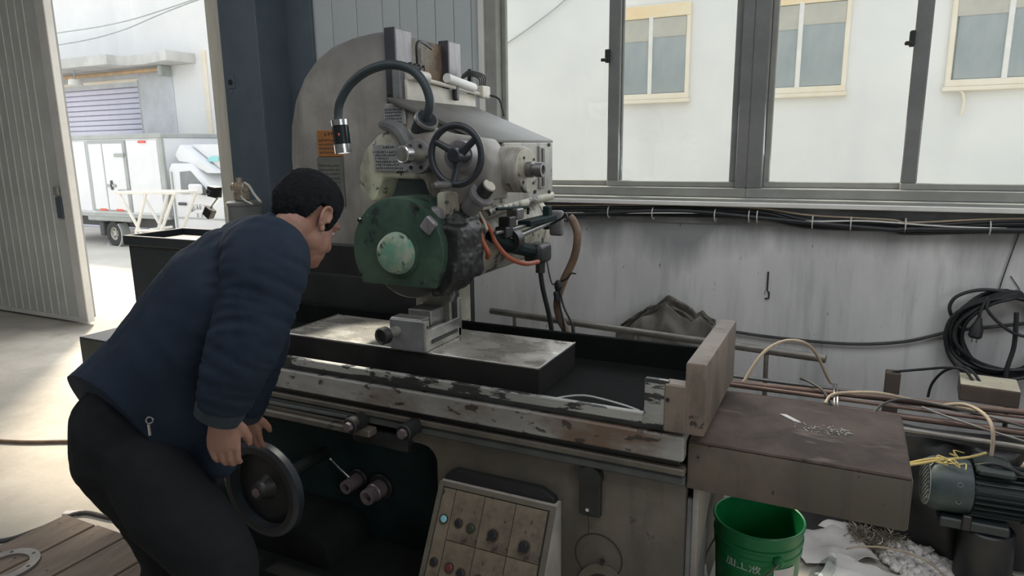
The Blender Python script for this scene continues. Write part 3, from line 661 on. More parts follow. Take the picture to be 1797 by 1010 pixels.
button(.50, .755, .0115, 'redbtn'); button(.615, .765, .0115, 'greenbtn'); button(.835, .80, .021, 'redbtn', .022)
def mark(txt, u, v, s):
    me = text_mesh(txt, s, .0002); n = Vector((0, -.30, .165)).normalized(); upv = Vector((0, .165, .30)).normalized()
    m = Matrix((Vector((1, 0, 0)), upv, n)).transposed().to_4x4(); m.translation = cp(u, v, .0052); me.transform(m); link(me, 'panel_mark', 'panel_line', con, 0)
for t, u, v, s in (('0', .80, .27, .016), ('I', .86, .275, .016), ('δ', .835, .18, .018), ('0', .51, .62, .018), ('I', .61, .63, .018), ('1', .245, .215, .016), ('1', .355, .215, .016), ('4', .62, .23, .017)): mark(t, u, v, s)
slab(.48, .484, .035, .065, .004, .007, 'panel_screw', 'dark', con)

# ------------------------------------------------------------------ column
prof = [(-2.34, .95), (-2.34, 1.62), (-2.325, 1.76), (-2.29, 1.87), (-2.23, 1.965), (-2.15, 2.04), (-2.06, 2.088), (-1.95, 2.115), (-1.85, 2.126), (-1.762, 2.128), (-1.762, .95)]
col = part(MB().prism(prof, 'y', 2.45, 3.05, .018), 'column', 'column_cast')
part(MB().box((-2.45, -1.475), (2.42, 2.56), (.60, 1.09), .012, seg=2).box((-2.45, -1.74), (2.5, 3.1), (.60, 1.09), .01), 'column_base', 'dark')
part(MB().box((-1.475, -1.458), (2.425, 2.555), (.62, 1.085), .004), 'base_edge', 'cast_light')
part(MB().box((-2.3, -1.62), (2.44, 2.7), (1.06, 1.24), .02), 'column_neck', 'dark')
for k, (y0, y1) in enumerate(((2.44, 2.56), (2.86, 2.97))):
    w = part(MB().box((-1.762, -1.715), (y0, y1), (.95, 2.135), .004), 'column_way', 'way')
    MB().box((-1.768, -1.716), (y0-.006, y0+.002), (.95, 2.138), .002).obj('way_front', 'wayfront', w)
part(MB().box((-1.77, -1.752), (2.56, 2.86), (1.6, 2.118), .003), 'column_side_panel', 'rust_panel')
part(MB().box((-1.765, -1.70), (2.425, 2.45), (1.0, 1.88), .006), 'way_wiper_strip', 'dark')
np1 = part(MB().box((-2.165, -2.03), (2.441, 2.451), (1.62, 1.735), .002), 'warning_plate', 'orangeplate')
glyph_rows(MB(), -2.155, -2.035, 1.63, 1.70, 2.4408, 4, .011, 3).obj('plate_lettering', 'ink', np1, smooth=0)
glyph_rows(MB(), -2.12, -2.06, 1.705, 1.73, 2.4408, 1, .016, 4).obj('plate_lettering', 'ink', np1, smooth=0)
np2 = part(MB().box((-2.175, -2.03), (2.441, 2.451), (1.40, 1.618), .002), 'notice_plate', 'greyplate')
glyph_rows(MB(), -2.165, -2.04, 1.42, 1.59, 2.4408, 9, .010, 5).obj('plate_lettering', 'ink', np2, smooth=0)
part(MB().tube([(-1.705, 2.58, 2.0), (-1.705, 2.58, 2.085), (-1.705, 2.62, 2.10), (-1.72, 2.72, 2.085)], .006, 8, smooth=4), 'oil_tube', 'dark')
part(MB().tube([(-1.706, 2.58, 2.01), (-1.706, 2.58, 1.86)], .006, 8), 'oil_tube', 'greycable')

# ------------------------------------------------------------------ carriage and wheel head
part(MB().prism([(-1.71, 1.40), (-1.25, 1.40), (-1.245, 1.665), (-1.66, 1.83), (-1.71, 1.83)], 'y', 2.33, 2.94, .01), 'carriage', 'head')
part(MB().prism([(-1.235, 1.668), (-1.235, 1.680), (-1.655, 1.850), (-1.675, 1.850), (-1.675, 1.836)], 'y', 2.30, 2.96, .003), 'carriage_roof', 'roof')
part(MB().tube([(-1.245, 2.31, 1.405), (-1.245, 2.95, 1.43)], [.022, .022], 12), 'carriage_lower_edge', 'cast_light')
fl = part(MB().box((-1.25, -1.232), (2.45, 2.95), (1.425, 1.672), .006), 'carriage_flank', 'head')
MB().box((-1.233, -1.222), (2.78, 2.84), (1.47, 1.655), .004).obj('slot_frame', 'cast', fl)
MB().box((-1.224, -1.218), (2.80, 2.825), (1.48, 1.645), .002).obj('slot', 'dark', fl)
for yy, zz in ((2.9, 1.45), (2.9, 1.66), (2.74, 1.46)): MB().cyl((-1.233, yy, zz), (-1.224, yy, zz), .008, seg=8).obj('bolt', 'dark', fl)
part(MB().prism([(2.9, 1.45), (3.02, 1.45), (3.02, 1.56), (2.97, 1.60), (2.97, 1.665), (2.9, 1.665)], 'x', -1.45, -1.262, .006), 'carriage_back_end', 'cast_light')
cy = part(MB().cyl((-1.32, 2.26, 1.572), (-1.055, 2.26, 1.572), .082, seg=40, bev=.004), 'feed_cylinder', 'head')
MB().cyl((-1.325, 2.26, 1.572), (-1.235, 2.26, 1.572), .085, seg=40, bev=.004).obj('cylinder_collar', 'way', cy)
MB().cyl((-1.057, 2.26, 1.568), (-1.038, 2.26, 1.568), .079, seg=40, bev=.003).obj('cylinder_flange', 'cast_light', cy)
MB().lathe([(0, 0), (.028, 0), (.028, .022), (.020, .024), (.020, .032), (.026, .034), (.026, .062), (.016, .062), (.014, .05), (0, .05)], (-1.038, 2.25, 1.572), (1, 0, 0), 24).obj('pipe_nipple', 'greypipe', cy)
for a in (40, 130, 220, 310): MB().cyl((-1.039, 2.26+.06*math.cos(R(a)), 1.568+.06*math.sin(R(a))), (-1.034, 2.26+.06*math.cos(R(a)), 1.568+.06*math.sin(R(a))), .005, seg=8).obj('flange_bolt', 'dark', cy)
# front bracket with its trapezoid opening above the guard
br = [(-1.755, 1.50), (-1.748, 1.58), (-1.71, 1.655), (-1.65, 1.705), (-1.58, 1.725), (-1.47, 1.715), (-1.36, 1.70), (-1.22, 1.68), (-1.22, 1.42), (-1.36, 1.405), (-1.405, 1.43), (-1.45, 1.535), (-1.635, 1.54), (-1.665, 1.47), (-1.69, 1.445)]
part(MB().prism(br, 'y', 2.20, 2.335, .012), 'front_bracket', 'cast_light')
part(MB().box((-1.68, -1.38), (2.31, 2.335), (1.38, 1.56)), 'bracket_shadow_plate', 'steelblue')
pl = part(MB().box((-1.667, -1.515), (2.192, 2.202), (1.567, 1.667), .0015), 'instruction_plate', 'plate')
glyph_rows(MB(), -1.658, -1.522, 1.572, 1.645, 2.1915, 6, .0085, 9, ends=(1, .95, .5, .75, .85, 1)).obj('plate_lettering', 'ink', pl, smooth=0)
glyph_rows(MB(), -1.62, -1.56, 1.648, 1.666, 2.1915, 1, .010, 10).obj('plate_lettering', 'ink', pl, smooth=0)
np3 = part(MB().box((-1.70, -1.60), (2.318, 2.328), (1.745, 1.815), .0015), 'name_plate', 'plate')
glyph_rows(MB(), -1.695, -1.61, 1.75, 1.81, 2.3172, 5, .0085, 12).obj('plate_lettering', 'ink', np3, smooth=0)
part(MB().tube([(-1.64, 2.22, 1.745), (-1.55, 2.2, 1.72), (-1.50, 2.19, 1.66), (-1.47, 2.19, 1.60)], [.02, .028, .03, .02], 10, smooth=4), 'bracket_rib', 'cast_grey')
# micrometer drum and knob
mk = part(MB().cyl((-1.40, 2.21, 1.628), (-1.40, 2.09, 1.622), .062, seg=36, bev=.004), 'micrometer_drum', 'cast_grey')
MB().ring((-1.40, 2.092, 1.622), (-1.40, 2.084, 1.622), .06, .03, 32).obj('drum_face', 'way', mk)
for a in range(0, 360, 60): MB().cyl((-1.40+.043*math.cos(R(a)), 2.086, 1.622+.043*math.sin(R(a))), (-1.40+.043*math.cos(R(a)), 2.080, 1.622+.043*math.sin(R(a))), .007, seg=10).obj('drum_hole', 'dark', mk)
MB().cyl((-1.375, 2.09, 1.625), (-1.395, 1.99, 1.632), .024, seg=20).obj('knob_stem', 'steel_worn', mk)
MB().lathe([(0, 0), (.031, 0), (.031, .028), (.028, .031), (.022, .029), (0, .027)], (-1.388, 2.02, 1.63), (-.18, -1, .06), 30).obj('knob', 'chrome', mk)
# housing behind the cross-feed wheel and the wheel itself
part(MB().prism([(-1.30, 1.44), (-1.12, 1.47), (-1.10, 1.60), (-1.16, 1.68), (-1.34, 1.705), (-1.42, 1.73), (-1.44, 1.70), (-1.36, 1.62)], 'y', 2.10, 2.26, .015), 'feed_housing', 'cast')
part(MB().cyl((-1.20, 2.12, 1.615), (-1.175, 2.0, 1.625), .06, .05, 28), 'feed_dial', 'way')
part(MB().box((-1.30, -1.24), (2.05, 2.2), (1.40, 1.50), .012, seg=2), 'catch_block', 'cast_light')
part(MB().box((-1.41, -1.27), (2.02, 2.2), (1.37, 1.45), .02, seg=3), 'guard_arm', 'way')
cw = part(MB().torus((-1.154, 1.95, 1.628), (0, 1, 0), .094, .0115, 56, 12), 'cross_feed_wheel', 'wheelblack')
MB().cyl((-1.154, 1.93, 1.628), (-1.154, 2.02, 1.628), .024, seg=24, bev=.004).obj('wheel_hub', 'wheelblack', cw)
for a in (35, 150, 262):
    c, s = math.cos(R(a)), math.sin(R(a))
    MB().tube([(-1.154+.012*c, 1.965, 1.628+.012*s), (-1.154+.05*c, 1.96, 1.628+.05*s), (-1.154+.092*c, 1.95, 1.628+.092*s)], [.017, .012, .011], 10).obj('wheel_spoke', 'wheelblack', cw)
MB().lathe([(0, 0), (.010, 0), (.013, .01), (.014, .05), (.010, .068), (0, .07)], (-1.175, 1.945, 1.532), (-.45, -1, .02), 16).obj('crank_handle', 'greypipe', cw)
# second knob lower right
k2 = part(MB().cyl((-1.215, 2.13, 1.435), (-1.155, 2.11, 1.485), .034, .034, 24, .003), 'index_knob_base', 'cast_grey')
MB().cyl((-1.158, 2.11, 1.482), (-1.142, 2.105, 1.496), .046, .046, 28, .004).obj('index_knob_skirt', 'way', k2)
MB().cyl((-1.142, 2.105, 1.496), (-1.112, 2.095, 1.522), .027, .025, 24, .003).obj('index_knob', 'black', k2)
MB().cyl((-1.112, 2.095, 1.522), (-1.108, 2.094, 1.5255), .024, .023, 24).obj('index_knob_cap', 'cream', k2)
part(MB().tube([(-1.32, 2.15, 1.37), (-1.24, 2.16, 1.44), (-1.19, 2.13, 1.475)], [.045, .04, .032], 14), 'feed_link', 'cast_grey')
# spindle barrel
part(MB().lathe([(0, 0), (.150, 0), (.168, .03), (.168, .70), (.15, .76), (0, .76)], (-1.42, 2.19, 1.285), (0, 1, 0), 48), 'spindle_barrel', 'cast_light')
bf = part(MB().lathe([(0, 0), (.155, 0), (.16, .01), (.155, .06), (0, .065)], (-1.42, 2.95, 1.285), (0, 1, 0), 40), 'barrel_flange', 'cream')
for a in range(-60, 120, 30): MB().cyl((-1.42+.135*math.cos(R(a)), 2.94, 1.285+.135*math.sin(R(a))), (-1.42+.135*math.cos(R(a)), 3.03, 1.285+.135*math.sin(R(a))), .011, seg=8).obj('flange_bolt', 'dark', bf)
part(MB().lathe([(0, 0), (.185, .0), (.19, .03), (.14, .16), (0, .16)], (-1.42, 2.155, 1.285), (0, 1, 0), 48), 'spindle_nose', 'dark')
# grinding wheel and its green guard
part(MB().lathe([(0, 0), (.168, 0), (.172, .004), (.172, .046), (.168, .05), (0, .05)], (-1.42, 2.04, 1.285), (0, 1, 0), 64), 'grinding_wheel', 'groove')
gp = []
rg = .195; cxg, czg = -1.425, 1.292
for a in range(218, 218-256-1, -8): gp.append((cxg+rg*math.cos(R(a)), czg+rg*math.sin(R(a))))
gp = [p for p in gp if p[1] > 1.172]
gp = [(-1.585, 1.168)]+gp+[(-1.265, 1.168)]
gd = part(MB().prism(gp, 'y', 1.985, 2.155, .012), 'wheel_guard', 'green')
MB().prism([(cxg+(x-cxg)*.985, czg+(z-czg)*.985+.001) for x, z in gp], 'y', 1.978, 1.99, .003).obj('guard_cover', 'green', gd)
MB().lathe([(0, .05), (.05, .05), (.066, .042), (.074, .02), (.078, 0), (0, 0)], (-1.418, 1.982, 1.290), (0, -1, 0), 40).obj('guard_hub', 'hub', gd)
MB().ring((-1.418, 1.982, 1.290), (-1.418, 1.970, 1.290), .088, .076, 40).obj('hub_collar', 'green', gd)
MB().box((-1.31, -1.262), (1.965, 1.99), (1.365, 1.42), .006, ('Y', R(40))).obj('hinge_lug', 'way', gd)
for xx, zz in ((-1.58, 1.40), (-1.595, 1.2), (-1.33, 1.45)): MB().cyl((xx, 1.98, zz), (xx, 1.97, zz), .007, seg=8).obj('guard_bolt', 'dark', gd)
# black oily nozzle guard beside it, lumpy with caked swarf
mb = MB().box((-1.30, -1.185), (2.01, 2.19), (1.19, 1.39), .02, seg=2).prism([(-1.31, 1.13), (-1.25, 1.145), (-1.20, 1.20), (-1.20, 1.26), (-1.31, 1.26)], 'y', 2.0, 2.17, .01).box((-1.29, -1.20), (2.05, 2.2), (1.37, 1.43), .02)
me = realize(mb.mesh('nozzle_guard'), [('REMESH', dict(mode='VOXEL', voxel_size=.007))], 'nozzle_guard')
nm = [v.normal.copy() for v in me.vertices]
for v, nv in zip(me.vertices, nm):
    v.co += nv*(.006*mnoise.noise(v.co*24)+.004*mnoise.noise(v.co*95))
link(me, 'nozzle_guard', 'dark', G, 60)
part(MB().tube([(-1.29, 2.12, 1.155), (-1.30, 2.13, 1.10), (-1.36, 2.15, 1.075), (-1.43, 2.16, 1.06)], [.012, .011, .010, .008], 10, smooth=4), 'coolant_spout', 'cast_grey')
part(MB().cyl((-1.262, 2.045, 1.19), (-1.262, 2.015, 1.165), .013, seg=12), 'spout_nut', 'chrome')
# stop rods along the carriage
part(MB().box((-1.19, -1.16), (2.24, 2.93), (1.333, 1.345), .003), 'stop_bar', 'greypipe')
part(MB().box((-1.185, -1.155), (2.72, 2.76), (1.30, 1.40), .004), 'stop_post', 'darkgreen')
part(MB().tube([(-1.165, 2.42, 1.305), (-1.165, 2.86, 1.335)], .012, 12), 'stop_rod', 'steel')
part(MB().box((-1.19, -1.125), (2.80, 2.83), (1.262, 1.375), .012, seg=3), 'rod_bracket', 'cast_grey')
part(MB().box((-1.20, -1.14), (2.50, 2.78), (1.335, 1.36), .004), 'rod_guard', 'darkgreen')
part(MB().lathe([(.02, 0), (.045, 0), (.045, .05), (.02, .05)], (-1.17, 2.36, 1.295), (0, 1, 0), 24, close=True), 'rod_collar', 'dark')
for yy, zz, m in ((2.33, 1.36, 'black'), (2.40, 1.385, 'greypipe'), (2.30, 1.325, 'black')):
    part(MB().box((-1.20, -1.15), (yy, yy+.06), (zz-.012, zz+.03), .004), 'limit_switch', m)
part(MB().tube([(-1.18, 2.28, 1.425), (-1.18, 2.56, 1.41), (-1.18, 2.56, 1.38)], .006, 8), 'switch_lever', 'darkgreen')
part(MB().tube([(-1.20, 2.26, 1.33), (-1.175, 2.38, 1.275), (-1.16, 2.62, 1.215)], [.022, .028, .026], 10, smooth=4), 'coolant_arm', 'darkgreen')
vb = part(MB().box((-1.20, -1.12), (2.55, 2.68), (1.17, 1.255), .02, seg=3), 'coolant_valve', 'dark')
MB().cyl((-1.16, 2.64, 1.18), (-1.16, 2.64, 1.125), .022, seg=6).obj('valve_nut', 'greycable', vb)
MB().tube([(-1.16, 2.64, 1.13), (-1.15, 2.645, 1.05), (-1.115, 2.655, .87), (-1.11, 2.66, .62)], .011, 10, smooth=4).obj('down_pipe', 'cable', vb)
# orange hoses on the head
for k, pts in enumerate((((-1.245, 2.2, 1.41), (-1.214, 2.19, 1.39), (-1.195, 2.185, 1.325), (-1.172, 2.19, 1.275), (-1.19, 2.22, 1.25)), ((-1.25, 2.26, 1.40), (-1.212, 2.25, 1.372), (-1.185, 2.245, 1.345), (-1.172, 2.25, 1.305), (-1.125, 2.26, 1.25), (-1.075, 2.30, 1.222), (-1.10, 2.48, 1.20)), ((-1.30, 2.22, 1.34), (-1.27, 2.215, 1.355), (-1.24, 2.21, 1.375)))):
    part(MB().tube(pts, .009, 10, smooth=6), 'orange_hose', 'orange')
part(MB().tube([(-1.225, 2.22, 1.42), (-1.20, 2.215, 1.385), (-1.185, 2.21, 1.355)], .006, 8), 'hose_sleeve', 'cream')
# oil distributor on the roof ridge
lb = part(MB().prism([(2.40, 1.845), (2.40, 1.925), (2.97, 1.895), (2.97, 1.84)], 'x', -1.655, -1.64, .003), 'oil_board', 'cream')
part(MB().box((-1.70, -1.66), (2.38, 2.42), (1.845, 1.99), .004), 'board_post', 'cast_grey')
part(MB().tube([(-1.62, 2.40, 1.945), (-1.62, 2.52, 1.94)], .022, 12), 'oil_manifold', 'cream')
part(MB().tube([(-1.62, 2.5, 1.93), (-1.62, 3.0, 1.90)], .009, 8), 'oil_pipe', 'cream')
part(MB().tube([(-1.61, 2.66, 1.95), (-1.61, 2.9, 1.925)], .02, 12), 'oil_cartridge', 'white')
part(MB().box((-1.64, -1.60), (2.97, 3.05), (1.885, 1.94), .005), 'oil_block', 'cream')
part(MB().box((-1.635, -1.61), (2.74, 2.77), (1.86, 1.945), .006), 'oil_valve', 'dark')
for k in range(4):
    part(MB().tube([(-1.62, 2.41+.03*k, 1.955), (-1.62, 2.41+.03*k, 1.985), (-1.66, 2.44+.03*k, 1.99-.004*k), (-1.70, 2.46+.03*k, 1.97)], .004, 6, smooth=3), 'oil_tube', 'dark')
    part(MB().tube([(-1.62, 2.98+.018*k, 1.94), (-1.625, 2.98+.018*k, 1.975+.006*k), (-1.66, 2.93, 1.985+.006*k), (-1.69, 2.9, 1.95)], .004, 6, smooth=3), 'oil_tube', 'dark')
part(MB().tube([(-1.61, 3.04, 1.90), (-1.56, 3.06, 1.88), (-1.53, 3.05, 1.80)], .005, 6, smooth=4), 'oil_tube', 'cable')
part(MB().prism([(2.95, 1.84), (3.02, 1.84), (2.97, 2.02)], 'x', -1.68, -1.66, .002), 'board_brace', 'dark')

# ------------------------------------------------------------------ vise, lamp, hoses
vi = thing('machine_vise', (-1.36, 2.05, .951), 'machined steel vise clamped in the middle of the wet grinding chuck', 'vise')
MB().box((-1.43, -1.288), (1.945, 2.18), (.951, .985), .002).obj('vise_base', 'steel_worn', vi)
for xx in (-1.43, -1.305):
    MB().box((xx, xx+.018), (1.95, 2.185), (.985, 1.025), .002).obj('slide_rail', 'steel', vi)
MB().box((-1.434, -1.284), (1.928, 1.955), (.951, 1.062), .003).obj('end_plate', 'steel_worn', vi)
MB().box((-1.433, -1.287), (1.924, 1.929), (.952, 1.060), .002).obj('end_face', 'cast_grey', vi)
MB().box((-1.432, -1.308), (1.932, 1.99), (1.055, 1.066), .002).obj('top_ledge', 'steel', vi)
MB().box((-1.425, -1.325), (2.03, 2.12), (.99, 1.075), .003).obj('movable_jaw', 'steel', vi)
MB().box((-1.45, -1.30), (2.12, 2.135), (.985, 1.125), .002).obj('jaw_plate', 'steel_worn', vi)
MB().box((-1.435, -1.288), (2.16, 2.186), (.951, 1.10), .003).obj('fixed_jaw', 'steel', vi)
MB().tube([(-1.365, 1.93, 1.03), (-1.365, 2.05, 1.03)], .016, 14).obj('screw', 'steel_worn', vi)
MB().cyl((-1.40, 1.935, 1.02), (-1.41, 1.86, 1.018), .018, seg=20).obj('screw_stub', 'steel_worn', vi)
MB().lathe([(0, 0), (.026, 0), (.030, .004), (.030, .03), (.026, .034), (.02, .028), (0, .026)], (-1.408, 1.875, 1.018), (-.13, -1, -.02), 26).obj('screw_knob', 'dark', vi)
MB().cyl((-1.2845, 1.942, 1.04), (-1.282, 1.942, 1.04), .006, seg=10).obj('rail_hole', 'dark', vi)
MB().box((-1.2885, -1.2865), (1.97, 2.15), (.972, .985)).obj('side_slot', 'dark', vi)
gl = thing('gooseneck_lamp', (-1.375, 2.12, 1.73), 'work lamp on a dark curved gooseneck arm with a short black cylindrical head', 'lamp')
MB().lathe([(0, 0), (.042, 0), (.042, .05), (.036, .06), (.036, .065), (0, .065)], (-1.41, 2.14, 1.715), (.55, -.3, .5), 24).obj('lamp_base', 'wheelblack', gl)
MB().lathe([(.03, 0), (.044, 0), (.044, .012), (.03, .012)], (-1.375, 2.12, 1.748), (.55, -.3, .5), 24, close=True).obj('base_ring', 'steel', gl)
neck = [(-1.388, 2.11, 1.735), (-1.352, 2.1, 1.775), (-1.343, 2.1, 1.82), (-1.368, 2.1, 1.88), (-1.42, 2.1, 1.925), (-1.50, 2.09, 1.943), (-1.585, 2.08, 1.928), (-1.66, 2.07, 1.885), (-1.705, 2.06, 1.825), (-1.715, 2.055, 1.775), (-1.708, 2.05, 1.745)]
MB().tube(neck, .0165, 14, smooth=7).obj('gooseneck', 'gooseneck', gl)
la_o, la_d = Vector((-1.706, 2.05, 1.755)), Vector((.10, .0, -1)).normalized()
hd = MB().lathe([(0, 0), (.025, .0), (.028, .012), (.028, .105), (0, .105)], la_o, la_d, 36).obj('lamp_head', 'lampbody', gl)
for k in range(12):
    a = k*math.pi/6; u = la_d.orthogonal().normalized(); w = la_d.cross(u)
    q = (u*math.cos(a)+w*math.sin(a))*.0285
    MB().tube([la_o+q+la_d*.022, la_o+q+la_d*.085], .0016, 5).obj('cooling_rib', 'lampbody', hd)
MB().ring(la_o-la_d*.002, la_o+la_d*.018, .031, .020, 32).obj('top_band', 'chrome', hd)
MB().ring(la_o+la_d*.086, la_o+la_d*.118, .032, .024, 32).obj('bottom_band', 'chrome', hd)
MB().cyl(la_o+la_d*.104, la_o+la_d*.110, .024, seg=24).obj('lens', 'lens', hd)
u = (Vector((.35, -1, 0))-la_d*Vector((.35, -1, 0)).dot(la_d)).normalized()
MB().ellipsoid(la_o+la_d*.052+u*.0275, (.005, .003, .006), None, 10, 8).obj('red_button', 'red', hd)
lo = la_o+la_d*.125
add_light('work_lamp_spot', 'SPOT', lo, 60, (1, .96, .84), direction=(.26, -.12, -1), spot_size=R(58), spot_blend=.7, shadow_soft_size=.02)
MB().tube([(-1.02, 2.62, 1.37), (-1.0, 2.62, 1.345), (-.985, 2.62, 1.29), (-1.0, 2.62, 1.20), (-1.05, 2.62, 1.09), (-1.075, 2.62, 1.0), (-1.06, 2.62, .93), (-1.03, 2.62, .86), (-1.0, 2.62, .60)], .0165, 12, smooth=6).obj('coolant_hose', 'brownhose', None, label='brown rubber hose hanging in an S behind the grinder table', cat='hose')
hc2 = MB().tube([(-1.12, 2.66, 1.33), (-1.05, 2.62, 1.365), (-1.03, 2.6, 1.385), (-1.02, 2.6, 1.355), (-1.035, 2.6, 1.36)], .005, 6, smooth=4).obj('wire_hook', 'dark', None, label='twisted black wire tying the top of the brown hose to the rod bracket', cat='wire')
MB().tube([(-1.16, 2.66, 1.27), (-1.12, 2.62, 1.17), (-1.09, 2.6, 1.09), (-1.06, 2.595, 1.10), (-1.02, 2.59, 1.115), (-1.00, 2.59, 1.14), (-.98, 2.59, 1.14)], .0035, 6, smooth=5).obj('bent_wire', 'dark', None, label='thin bent wire crossing the middle of the brown hose', cat='wire')
for k, dx in enumerate((0, .04)):
    MB().tube([(-1.055, 2.59, 1.09), (-1.05+dx*.4, 2.59, 1.0), (-1.03+dx, 2.6, .88), (-1.02+dx, 2.6, .60)], .0045, 6, smooth=5).obj('hanging_cable', 'cable', None, label=('thin black cable hanging closest along the brown hose' if k == 0 else 'thin black cable hanging from the hose knot, right one of the pair'), cat='cable')
me = realize(MB().ellipsoid((-1.055, 2.585, 1.085), (.018, .015, .026)).tube([(-1.065, 2.58, 1.06), (-1.06, 2.585, 1.02)], .012, 8).mesh('hose_knot'), [('REMESH', dict(mode='VOXEL', voxel_size=.004))], 'hose_knot')
link(me, 'hose_knot', 'cable', hc2)

# ------------------------------------------------------------------ right side: bucket, motor, pipes, cables
bx, by, bh = -.195, 2.335, .375
bk = thing('plastic_bucket', (bx, by, 0), 'green plastic bucket with a wire handle under the long brown end cover', 'bucket')
MB().lathe([(0, 0), (.125, 0), (.130, .004), (.143, .27), (.147, .275), (.147, .29), (.144, .293), (.145, .31), (.150, .315), (.150, .325), (.146, .328), (.147, .362), (.152, .365), (.152, bh), (.145, bh), (.141, .30), (.124, .008), (0, .008)], (bx, by, 0), (0, 0, 1), 56).obj('bucket_body', 'bucket', bk)
MB().torus((bx, by, bh), (0, 0, 1), .149, .0045, 56, 8).obj('bucket_rim', 'bucket', bk)
def on_bucket(th, z, r): return Vector((bx+r*math.cos(th), by+r*math.sin(th), z))
th0 = R(-58)
MB().ellipsoid(on_bucket(th0, .295, .150), (.018, .012, .022), None, 12, 10).obj('handle_lug', 'bucket', bk)
hp = [on_bucket(th0-R(178)*t, .295-.15*math.sin(math.pi*t), .158+.02*math.sin(math.pi*t)) for t in [k/16 for k in range(17)]]
MB().tube(hp, .0035, 8, smooth=2).obj('wire_handle', 'railpipe', bk)
MB().tube([hp[6], hp[7], hp[8], hp[9], hp[10]], .009, 10, smooth=3).obj('handle_grip', 'white', bk)
def wrap(me, th, z, r):
    for v in me.vertices:
        a = th+v.co.x/r; v.co = on_bucket(a, z+v.co.y, r+v.co.z-.0006)
    return me
link(wrap(text_mesh('加工液', .042, .0012), R(-103), .258, .1432), 'bucket_lettering', 'bucket_wear', bk, 0)
lm = MB()
for i in range(14):
    a0, a1 = R(-62)+i*R(34)/14, R(-62)+(i+1)*R(34)/14
    lm.poly([on_bucket(a0, .10, .1363), on_bucket(a1, .10, .1363), on_bucket(a1, .262, .1445), on_bucket(a0, .262, .1445)])
lm.obj('paper_label', 'paper', bk)
gl2 = MB(); glyph_rows(gl2, -.03, .03, -.05, .05, 0, 5, .011, 21)
me = gl2.mesh('label_text'); me.transform(Matrix(((1, 0, 0, 0), (0, 0, 1, 0), (0, 1, 0, 0), (0, 0, 0, 1))))
link(wrap(me, R(-46), .19, .1425), 'label_text', 'ink', bk, 0)

mo = thing('pump_motor', (.52, 2.86, 0), 'dark teal electric motor with wire fan guard on a black drum stand', 'motor')
mx0, my, mz = .352, 2.88, .372
ax = Vector((1, .10, -.02)).normalized(); O = Vector((mx0, my, mz))
MB().lathe([(0, 0), (.088, 0), (.098, .014), (.102, .03), (.102, .135), (.094, .14), (0, .14)], O, ax, 48).obj('fan_cover', 'motor', mo)
fg = MB().ring(O-ax*.004, O+ax*.004, .088, .082, 40); u = Vector((0, 0, 1)); w = ax.cross(u).normalized(); u = w.cross(ax).normalized()
for k in range(-5, 6):
    d = k*.015; h = math.sqrt(max(.0, .084**2-d*d))
    fg.tube([O-ax*.006+(u+w).normalized()*d-(u-w).normalized()*h, O-ax*.006+(u+w).normalized()*d+(u-w).normalized()*h], .0016, 5)
    fg.tube([O-ax*.008+(u-w).normalized()*d-(u+w).normalized()*h, O-ax*.008+(u-w).normalized()*d+(u+w).normalized()*h], .0016, 5)
fg.obj('fan_guard', 'mesh_grey', mo)
MB().cyl(O-ax*.002, O+ax*.002, .082).obj('fan_opening', 'black', mo)
MB().cyl(O+ax*.13, O+ax*.31, .082, seg=40).obj('motor_body', 'motor_dark', mo)
for k in range(26):
    a = 2*math.pi*k/26
    d = u*math.cos(a)+w*math.sin(a); t = ax.cross(d)
    A, B = O+ax*.142+d*.078, O+ax*.305+d*.078
    mb = MB(); V = [mb.bm.verts.new(p) for p in (A-t*.0025, A+t*.0025, A+t*.0018+d*.024, A-t*.0018+d*.024, B-t*.0025, B+t*.0025, B+t*.0018+d*.024, B-t*.0018+d*.024)]
    for f in ((0, 1, 2, 3), (7, 6, 5, 4), (0, 4, 5, 1), (1, 5, 6, 2), (2, 6, 7, 3), (3, 7, 4, 0)): mb.bm.faces.new([V[i] for i in f])
    mb.obj('cooling_fin', 'motor_dark', mo)
MB().lathe([(0, 0), (.103, 0), (.104, .02), (.098, .035), (.05, .045), (.02, .05), (.02, .09), (0, .09)], O+ax*.31, ax, 40).obj('end_shield', 'motor', mo)
MB().box((.50, .62), (my-.07, my+.09), (mz+.085, mz+.112), .008).obj('terminal_box', 'motor_dark', mo)
for dz, s in ((.045, .02), (-.018, .034)):
    MB().torus(O+ax*.10-w*.0+Vector((0, -.1025*math.cos(math.asin(min(.9, abs(dz)/.1025))), dz)), Vector((0, -1, .3)), .008, .0016, 16, 6).obj('casting_mark', 'mesh_grey', mo)
MB().box((.40, .62), (2.80, 2.97), (.235, .275), .006).obj('motor_foot', 'motor_dark', mo)
MB().box((.47, .50), (2.79, 2.81), (.24, .30), .004).obj('foot_bolt', 'blackdrum', mo)
MB().cyl((.565, 2.87, .0), (.565, 2.87, .235), .095, .088, 40, .006).obj('drum_stand', 'blackdrum', mo)
MB().lathe([(0, 0), (.15, 0), (.148, .012), (.10, .022), (0, .022)], (.565, 2.87, 0), (0, 0, 1), 40).obj('stand_base', 'blackdrum', mo)
MB().tube([(.50, 2.86, .475), (.56, 2.85, .495), (.64, 2.84, .475), (.70, 2.82, .43), (.72, 2.8, .37), (.73, 2.78, .25), (.80, 2.78, .06), (.95, 2.8, .01)], .007, 8, smooth=6).obj('motor_cable', 'cable', None, label='black cable arching over the top of the teal motor', cat='cable')
tw = thing('straw_twine', (.40, 2.85, .47), 'tangle of yellow straw twine lying on the motor fan cover', 'twine')
rnd = random.Random(4)
